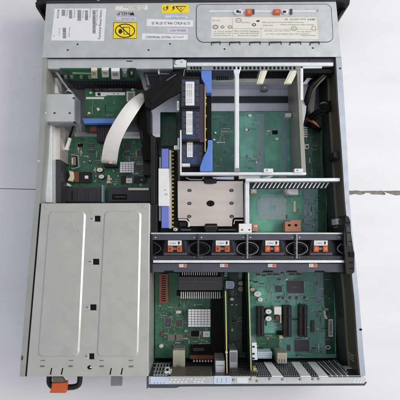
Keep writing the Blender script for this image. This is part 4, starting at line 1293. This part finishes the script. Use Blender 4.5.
mb.quad(149.6, 217, 151.6, 234, .07, .06, 'cream')
mb.build('cage_side', root, 'tall silver side of the power supply cage', bevel=.0003)
# release handle
mb = MB()
P = [F(x, y, z) for x, y, z in ((49.6, 372, .052), (49.2, 379, .052), (49.6, 383, .052), (52, 386, .052), (56, 387.2, .052), (64, 387.4, .052), (73, 387, .052), (77.6, 385.4, .052), (79.6, 382, .052), (80.2, 372, .052))]
mb.tube(catmull(P), .0036, 'black', 14)
hd = mb.build('pull_handle', root, 'black loop handle with an orange tab', smooth=True)
mb = MB(); mb.poly([(52, 376.8), (62, 377), (66.4, 383), (52.8, 383)], .062, .058, 'olive'); mb.build('lever', hd, bevel=.0004)
mb = MB(); mb.poly([(51.4, 383.2), (66.2, 382.6), (65.8, 393.2), (49.2, 393.2), (51.6, 386.6)], .064, .054, 'orange'); mb.build('tab', hd, 'orange release tab', bevel=.0008)
mb = MB(); mb.poly([(111, 376.4), (121.6, 376.4), (122.2, 378), (122, 386), (110.6, 386), (110.8, 378)], .05, .047, 'dim'); mb.build('release_tab', root, 'small dull grey tab at the rear edge', bevel=.0005)

# ---- rear panel (inner face, openings, top lip)
YR = F(250, 376.2, ZT).y
mb = MB()
mb.wall([(149, 376.2), (361, 376.2), (338.6, 357), (154.6, 357)], YR, -.0012, 'char')
mb.poly([(148.6, 376.4), (363.6, 375.6), (365.6, 377.4), (365.8, 381.6), (364, 383.6), (148.8, 384.4)], ZT, ZT - .0012, 'steel')
mb.poly([(146.6, 377.5), (148.8, 377.5), (148.8, 387.5), (146.6, 389)], ZT, ZT - .02, 'slate')
rear = mb.build('rear_panel', root, 'silver rear panel with card slots and vents', bevel=.0002)
mb = MB(); mb.poly([(149, 384.5), (215, 384.6), (364, 383.8), (366, 381.6), (367, 382.4), (364.6, 385.6), (180, 386.6), (176, 388), (149, 388)], ZT - .006, ZT - .05, 'slate'); mb.build('lip_shade', rear)  # dark strip painting the shade line of the lip's outer face
mb = MB()
mb.quad(150.4, 376.8, 168.6, 384, ZT + .0012, ZT, 'bluepaper')
for x in range(4): mb.cyl(154.6 + x * 3.2, 383, .7, ZT + .0014, ZT, 'blue')
mb.build('port_plate', rear, 'pale blue plate at the left of the rear lip', bevel=.0003)
mb = MB(); mb.poly([(214.4, 376), (230.6, 376), (232, 378), (231, 384.2), (214, 384.2), (213.4, 380)], ZT + .0012, ZT, 'bluepaper'); 
for x in (217, 221.4, 226): mb.quad(x, 378, x + .6, 383, ZT + .0014, ZT, 'bluegrey')
mb.build('port_plate', rear, 'pale blue plate in the middle of the rear lip', bevel=.0003)
mb = MB()
for j in range(2):
    for i in range(6):
        x = 171.6 + i * 3.9 - j * 1.4; y = 379 + j * 2.9
        if j and i > 4: continue
        mb.cyl(x, y, 1.35, ZT + .0003, ZT - .0005, 'white', 6)
mb.build('vent_holes', rear)
mb = MB()
for i in range(6): mb.cyl(196 + (i % 3) * 3.6 - (i // 3) * 1.2, 379 + (i // 3) * 2.8, 1.3, ZT + .0003, ZT - .0005, 'white', 6)
mb.build('vent_holes', rear)
for x, y in ((250.6, 379.4), (257, 381), (269.6, 379), (282.6, 379.4), (300.2, 379.4), (312.8, 379.2), (318.6, 379), (233.5, 380)):
    mb = MB(); mb.cyl(x, y, 1.4, ZT + .0004, ZT - .001, 'slate'); mb.cyl(x + .3, y, .7, ZT + .0006, ZT - .001, 'cap'); mb.build('screw', rear)
MB().quad(237, 377.4, 247.6, 383, ZT + .0006, ZT, 'bright').build('lip_plate', rear); MB().quad(252, 376.6, 256, 378, ZT + .0006, ZT, 'cream').build('lip_plate', rear); MB().quad(287, 378.6, 297.6, 382.4, ZT + .0003, ZT, 'steel').build('lip_plate', rear)
mb = MB()
for i in range(2):
    for j in range(3):
        mb.quad(354.4 + j * 3.2 - i, 379 + i * 2.3, 356.2 + j * 3.2 - i, 380.2 + i * 2.3, ZT + .0003, ZT, 'white')
mb.build('lip_marks', rear)


def rear_poly(mb, pts, key, t=.0012, off=.0):
    mb.wall(pts, YR + .0013 + off, -t, key)


for k, (a, b, c, d, lb_) in enumerate(((263.4, 271.4, 283, 272, 'white slot cover nearest the green riser edge'), (291, 299.6, 311, 300.6, 'middle white slot cover'), (307.4, 315.6, 328.4, 318.8, 'white slot cover beside the slanted vent'))):
    mb = MB(); rear_poly(mb, [(a, 361.8), (b, 361.8), (c, 376), (d, 376)], 'white', .0012, .001 if k else .001); mb.build('slot_cover', rear, lb_)
for (a, b, c, d) in ((252.6, 262, 270.6, 257.6), (272.4, 290, 299.6, 284), (300.2, 306.6, 317.8, 311.6)):
    mb = MB(); rear_poly(mb, [(a, 361.8), (b, 361.8), (c, 376), (d, 376)], 'char', .0008, .0004)
    for r_ in range(6):
        v = (r_ + .5) / 6
        xa = a + (d - a) * v; xb = b + (c - b) * v; y = 361.8 + 14.2 * v
        n = int((xb - xa) / 1.9)
        for i in range(n):
            x = xa + (i + .25 + .25 * (r_ % 2)) * (xb - xa) / n
            rear_poly(mb, [(x, y - .6), (x + .9, y - .6), (x + 1.3, y + .5), (x + .4, y + .5)], 'dim', .0008, .0012)
    mb.build('slot_cover', rear, 'dark perforated slot cover')
mb = MB()
for i in range(8):
    x = 317.5 + i * 2.6
    rear_poly(mb, [(x, 361.5 - i * .3), (x + .9, 361.5 - i * .3), (x + 15.2, 375.4), (x + 14, 375.4)] if x < 334 else [(x, 360), (x + .8, 360), (x + 12, 372), (x + 11, 372)], 'dim' if i % 2 else 'bright', .0012, .001)
mb.build('side_vent', rear, 'slanted dark and bright vent bars by the right corner')
mb = MB()
for i in range(5):
    x = 157 + i * 3.0
    rear_poly(mb, [(x, 362.6), (x + 1.2, 362.6), (x - 2.2, 374.8), (x - 3.6, 374.8)], 'steel', .0012, .001)
for y in (363, 366.6, 370.4, 374): rear_poly(mb, [(154, y), (169, y), (168.6, y + .6), (153.6, y + .6)], 'dim', .0008, .0014)
mb.build('port_vent', rear, 'ladder of silver bars in the left rear corner')
mb = MB(); rear_poly(mb, [(165.4, 367), (170, 367), (169.4, 371.6), (164.6, 371.6)], 'white', .002, .003); rear_poly(mb, [(166.6, 368.4), (168.8, 368.4), (168.4, 370.4), (166.2, 370.4)], 'soot', .002, .0036); mb.cyl(170.4, 373.6, 1.4, ZT - .004, ZT - .02, 'cap'); mb.build('port_socket', rear)
mb = MB()
def clipped(xa, ya, xb, yb, lo_, hi_):
    if xa > xb: xa, ya, xb, yb = xb, yb, xa, ya
    if xb <= lo_ or xa >= hi_: return None
    if xa < lo_: ya += (yb - ya) * (lo_ - xa) / (xb - xa); xa = lo_
    if xb > hi_: yb = ya + (yb - ya) * (hi_ - xa) / (xb - xa); xb = hi_
    return xa, ya, xb, yb


for k in range(44):
    x = 152 + k * 1.7
    for s_ in (1, -1):
        q = clipped(x, 366.4, x + s_ * 9.5, 376, 170.5, 211)
        if q is None or abs(q[0] - q[2]) < .3: continue
        xa, ya, xb, yb = q
        if ya > yb: xa, ya, xb, yb = xb, yb, xa, ya
        rear_poly(mb, [(xa, ya), (xa + .8, ya), (xb + .8, yb), (xb, yb)], 'olive', .0006, .0012 + (.0006 if s_ > 0 else 0))
mb.build('grille', rear, 'diamond mesh grille behind the white network socket')
mb = MB()
for k in range(14):
    x = 229 + k * 1.8
    rear_poly(mb, [(x, 355 + k * .05), (x + .6, 355), (x + .9 + 3.6, 375), (x + .1 + 3.6, 375)], 'olive', .0006, .0012)
for j in range(7): rear_poly(mb, [(230, 357 + j * 2.7), (251, 357 + j * 2.7), (252, 357.8 + j * 2.7), (231, 357.8 + j * 2.7)], 'char', .0006, .002)
mb.build('grille', rear, 'dark mesh between the two risers')

# ---- rear left riser card
zr = .024
mb = MB(); mb.quad(155, 273, 224.6, 358, zr, zr - .0016, 'green'); rc = mb.build('riser_card', root, 'dark green card behind the fans at the left')
smd('small_components', rc, [(158, 305, 187, 346), (164, 296, 180, 320), (180, 299, 222, 309), (176, 328, 212, 346)], zr, 650, 31)
mb = MB(); mb.quad(159.2, 274, 168, 303.6, zr + .009, zr, 'brown')
for j in range(12): mb.quad(161.4, 276 + j * 2.2, 165.8, 277 + j * 2.2, zr + .0094, zr + .008, 'soot')
mb.build('expansion_slot', rc, 'brown slot', bevel=.0003)
mb = MB(); mb.quad(178.6, 276.6, 222, 290.4, zr + .026, zr, 'char'); mb.quad(180, 272.4, 220, 276.2, zr + .018, zr, 'soot'); mb.quad(176.6, 291, 222, 296, zr + .012, zr, 'soot')
for i in range(19):
    x = 180.6 + i * 2.15
    mb.quad(x, 291.6, x + 1.1, 298.8, zr + .015, zr, 'pin')
    if i < 17: mb.quad(x + 1.5, 272.2, x + 2.2, 275.6, zr + .02, zr, 'pin')
mb.quad(180, 281, 221, 281.8, zr + .0264, zr, 'slate')
mb.build('power_connector', rc, 'wide black connector with rows of silver pins', bevel=.0003)
finned(rc, 188.2, 309.2, 210.6, 326.8, zr, 7, 7, 'large white finned heat sink')
mb = MB(); mb.quad(203, 331.4, 210, 337.2, zr + .004, zr, 'white'); mb.text('K1', 206.5, 334.3, 1.6, zr + .0042, 'greyink'); mb.build('crystal', rc, bevel=.0003)
chip(rc, 164.8, 319.4, 171, 327, zr, txt='AST'); chip(rc, 176, 319.8, 182.4, 326.8, zr); chip(rc, 167.6, 335.2, 174.6, 340, zr, key='olive', sides='tb'); chip(rc, 176, 335.2, 183, 340, zr, key='olive', sides='tb')
chip(rc, 191, 330.6, 199, 336.6, zr, key='soot')
chip(rc, 176, 310.6, 181, 313.6, zr, key='beigeplate', sides='')
cap(rc, 161.2, 346.2, 2.1, zr, .006, 'cap', 'cap'); cap(rc, 186, 331, 1.8, zr, .004, 'bluegrey', 'bluegrey')
MB().box(161, 332.4, 164, 336, zr + .003, zr, 'brown').build('inductor', rc)
MB().box(211.6, 302.6, 213.8, 305.4, zr + .004, zr, 'cap').build('inductor', rc)
mb = MB(); mb.quad(190, 345, 214, 355, zr + .004, zr, 'soot'); mb.quad(190, 355.4, 213.6, 359, zr + .008, zr, 'brown'); mb.quad(193, 348, 204, 351, zr + .006, zr, 'char')
for i in range(7): mb.cyl(194 + i * 2.9, 361.4, .9, zr + .012, zr, 'cap', 10)
mb.build('expansion_slot', rc, 'brown slot at the rear edge')
mb = MB(); mb.quad(172.8, 350.2, 184.8, 368, .054, .02, 'port'); mb.quad(175, 348.6, 183.6, 350, .048, .02, 'dim'); mb.quad(176, 365, 181, 368.4, .0545, .04, 'olive'); mb.build('network_socket', rc, 'silver network socket', bevel=.0006)
mb = MB(); mb.quad(210.8, 299, 224.4, 364, .03, .022, 'soot'); mb.build('card_slot', rc)
mb = MB(); mb.quad(215.4, 360.8, 225, 374.4, .07, .03, 'steel'); mb.quad(216.6, 365, 224, 366, .0704, .06, 'dim'); mb.build('network_socket', rc, 'grey port block', bevel=.0005)

# ---- upright risers
mb = MB(); mb.poly([(225.0, 291), (226.1, 291), (227.6, 374), (226.4, 374)], .074, .0725, 'edge'); mb.poly([(224.9, 291.2), (226.1, 291.2), (227.7, 373.8), (226.5, 373.8)], .0724, .026, 'deepgreen'); mb.cyl(226.6, 352.4, 1.2, .0745, .07, 'cap'); mb.build('upright_riser', root, 'upright board with a yellow edge', bevel=.0002)
mb = MB()
mb.quad(229, 272.4, 248, 355, zr, zr - .0016, 'deepgreen')
mid = mb.build('middle_board', root, 'narrow dark board between the two risers')
mb = MB(); mb.quad(238.6, 272.4, 242.6, 279, zr + .0004, zr - .0008, 'mint'); mb.build('board_area', mid)
mb = MB(); mb.quad(242.8, 272.4, 247.8, 352, .034, zr, 'soot'); mb.build('card_slot', mid)
mb = MB(); mb.poly([(225.6, 281), (233, 281), (234.6, 283), (234.4, 287), (232.8, 288.8), (225.8, 288.8)], .04, zr, 'bluepaper')
for k in range(3): mb.quad(227, 282.6 + k * 2, 232.6, 283.3 + k * 2, .0403, .039, 'bluegrey')
mb.build('coin_cell', mid, 'pale blue square component', bevel=.0004)
smd('small_components', mid, [(231, 290, 242, 306), (230, 306, 242, 350), (236, 275, 242, 292)], zr, 150, 41)
cap(mid, 232, 299.2, 2.2, zr, .008); cap(mid, 232, 304.6, 1.1, zr, .004); cap(mid, 236.4, 304.8, 1.0, zr, .004)
cap(mid, 241, 283.4, 2.6, zr, .008, 'dim', 'beigeplate'); cap(mid, 241, 289, 2.8, zr, .008, 'olive', 'beigeplate')
cap(mid, 234.4, 322.6, 1.8, zr, .004, 'plum', 'char')
mb = MB(); mb.quad(229.4, 350.4, 237.6, 375, .058, .02, 'steel'); mb.quad(230.4, 352, 236.8, 362, .0584, .05, 'dim'); mb.build('network_socket', mid, 'grey metal port block', bevel=.0005)
for x, y in ((213.5 + 12.3, 275.4), (226, 270.6 + 3)):
    MB().cyl(x, y, 1.6, .04, .02, 'mint').build('pin_post', mid)
mb = MB(); mb.poly([(247.9, 272.4), (249.1, 272.4), (251.9, 377), (250.7, 377)], .074, .0728, 'paledge'); mb.poly([(248, 272.6), (249, 272.6), (251.8, 376.8), (250.8, 376.8)], .0726, .014, 'deepgreen'); ur = mb.build('upright_riser', root, 'upright board with a pale green edge', bevel=.0002)
mb = MB(); mb.poly([(251.6, 342.6), (256.6, 342.6), (257.6, 360), (252.2, 360)], .07, .03, 'bright')
for y in (346, 353, 357.6): mb.box(252.4, y, 254.8, y + 1.8, .0706, .06, 'ink')
mb.quad(253, 368, 256, 374, .07, .06, 'edge'); mb.quad(252.8, 371, 258, 372, .072, .06, 'cap'); mb.build('bracket', ur, 'bright post with black slots', bevel=.0003)

# ---- rear right of the system board
zz = zb + .0002
chip(main, 287.8, 281, 304, 293.4, zz, h=.003, txt='ST 78M9', label='large square chip behind the fans')
chip(main, 276, 286, 282.2, 292.2, zz, h=.002)
chip(main, 295.4, 340.4, 309.2, 351.4, zz, h=.0025, label='square chip between the slots and the slot covers')
MB().cyl(286.6, 279.4, 1.2, zz + .002, zz, 'cap').build('pin_post', main)
for x0, x1_, y in ((256.6, 260.4, 274.6), (262, 266, 275.4), (267.4, 272, 274.4), (273.4, 279.4, 274.4), (281, 284, 273), (289.4, 294.6, 274.4), (296, 301, 274.4), (278, 281, 279.2), (253.6, 258, 282)):
    chip(main, x0, y - .9, x1_, y + .9, zz, h=.0012, sides='tb', step=1.0)
for x in (278.4, 283, 290, 296.6, 304.6): chip(main, x - 1.3, 296.4, x + 1.3, 299, zz, h=.001, sides='lr', key='ic')
for x, y, r_ in ((257.5, 294, 3.5), (260.3, 299.6, 2.5)): cap(main, x, y, r_, zz, .010, 'white', 'white')
for x, y, k in ((251.4, 283, 'mint'), (249.6 + 3, 289.4, 'tan')): cap(main, x, y, 2.6, zz, .008, k, 'char')
for y in (311.6, 318.6): cap(main, 268.6, y, 3.4, zz, .012, 'white', 'char')
mb = MB(); mb.quad(274.2, 306.8, 281.4, 314.6, zz + .014, zz, 'white'); mb.cyl(279.6, 314.2, 1.4, zz + .0145, zz, 'cap'); mb.build('relay', main, 'white box between the slots', bevel=.0004)
mb = MB(); mb.quad(275.6, 315.6, 279.8, 320.2, zz + .006, zz, 'brown'); mb.quad(280.2, 315, 281.4, 323, zz + .008, zz, 'tan'); mb.build('inductor', main)
for k, (x0, y0, x1_, y1_) in enumerate(((257.4, 307, 264.2, 336.4), (283.4, 305.8, 291.6, 337), (299.2, 305.4, 307.4, 337))):
    mb = MB()
    mb.quad(x0, y0, x1_, y1_, zz + .011, zz, 'black')
    w = x1_ - x0
    mb.quad(x0 + w * .38, y0 + 1.5, x0 + w * .62, y1_ - 1.5, zz + .0114, zz + .008, 'soot')
    mb.quad(x0 + w * .72, y0 + 1, x0 + w * .82, y1_ - 1, zz + .0118, zz + .01, 'slate'); mb.quad(x0 + w * .3, y0 + 1.2, x0 + w * .36, y1_ - 1.4, zz + .0118, zz + .01, 'brown')
    mb.box(x0 + w * .1, y0 + (y1_ - y0) * .32, x1_ - w * .1, y0 + (y1_ - y0) * .36, zz + .012, zz + .01, 'black')
    mb.build('expansion_slot', main, ('short black slot by the white capacitors', 'black slot in the middle of three', 'black slot nearest the right wall')[k], bevel=.0004)
mb = MB(); mb.quad(328.6, 319.2, 333, 336.6, zz + .0006, zz, 'paper'); bars(mb, 329.2, 320.6, 332.2, 335.4, 40, 'greyink', True, zz + .0009, 9); mb.build('label', main, 'narrow white barcode label')
mb = MB(); mb.poly([(323.6, 310.6), (325.6, 310.6), (326, 315), (328, 319), (325, 319)], zz + .008, zz, 'cream'); mb.quad(323, 308, 328.6, 311, zz + .004, zz, 'dim'); mb.build('connector', main, bevel=.0003)
mb = MB(); mb.ring(328, 347.4, 2.2, 1.6, zz + .001, .0007, 'cap'); mb.build('emblem', main, smooth=True)
mb = MB(); mb.quad(311.4, 321, 314.4, 332, zz + .004, zz, 'char'); mb.quad(288.6, 318.6 + 0, 298.4, 320, zz + .001, zz, 'ic'); mb.build('chip', main)
chip(main, 287.4, 345, 290.6, 351, zz, h=.0015, sides='lr')
chip(main, 276.6, 331, 281.6, 334.6, zz, h=.003, key='soot', sides='')
MB().box(279.4, 335.4, 283, 338.6, zz + .004, zz, 'cream').build('inductor', main)
mb = MB(); mb.quad(257.6, 352, 272, 358.6, .038, .02, 'bluepaper')
for k in range(3): mb.quad(258.6, 353 + k * 2, 271, 353.7 + k * 2, .0383, .037, 'bluegrey')
mb.build('usb_socket', main, 'pale blue grey port block', bevel=.0004)
mb = MB(); mb.quad(277.2, 352.8, 287, 363.6, .05, .02, 'port'); mb.quad(277.8, 361.8, 286.4, 363.8, .0505, .04, 'dim')
for k in range(3): mb.quad(279 + k * 2.6, 359, 280 + k * 2.6, 362, .0508, .04, 'olive')
mb.build('network_socket', main, 'cream metal port block', bevel=.0006)
mb = MB(); mb.quad(268, 356.6, 277, 362, .02, .012, 'soot'); mb.build('socket', main)
mb = MB()
for x, y in ((353, 355.6), (353.8, 358.4), (354, 361), (346, 370), (351.6, 373)): mb.cyl(x, y, .9, .07, .04, 'pin')
mb.quad(345, 368, 352, 369, .06, .05, 'cap')
mb.build('pin_cluster', root)

# ------------------------------------------------------------------ light
wld = bpy.data.worlds.new('World')
S.world = wld
wld.use_nodes = True
nt = wld.node_tree
bg = nt.nodes['Background']
tc = nt.nodes.new('ShaderNodeTexCoord')
sx = nt.nodes.new('ShaderNodeSeparateXYZ')
nt.links.new(tc.outputs['Generated'], sx.inputs[0])
rp = nt.nodes.new('ShaderNodeValToRGB')
mr_ = nt.nodes.new('ShaderNodeMapRange')
mr_.inputs['From Min'].default_value = -1
nt.links.new(sx.outputs['X'], mr_.inputs['Value'])
nt.links.new(mr_.outputs[0], rp.inputs[0])
rp.color_ramp.elements[0].position = 0.25
rp.color_ramp.elements[0].color = (0.55, 0.565, 0.62, 1)
rp.color_ramp.elements[1].position = 0.75
rp.color_ramp.elements[1].color = (1.04, 1.04, 1.06, 1)
nt.links.new(rp.outputs[0], bg.inputs['Color'])
bg.inputs['Strength'].default_value = 0.8

ld = bpy.data.lights.new('window_light', 'AREA')
ld.shape = 'RECTANGLE'; ld.size = 1.0; ld.size_y = 0.9
ld.energy = 20
ld.color = (1.0, 0.97, 0.93)
lo = bpy.data.objects.new('window_light', ld)
COL.objects.link(lo)
lo.location = (1.45, 0.48, 1.2)
lo.rotation_euler = (Vector((0, 0.25, 0)) - lo.location).to_track_quat('-Z', 'Y').to_euler()

S.render.engine = 'CYCLES'
S.view_settings.view_transform = 'Standard'
S.view_settings.look = 'None'
S.view_settings.exposure = 0
S.view_settings.gamma = 1
for o in S.objects:
    for k in ('wx', 'wy', 'wz'):
        if k in o: del o[k]
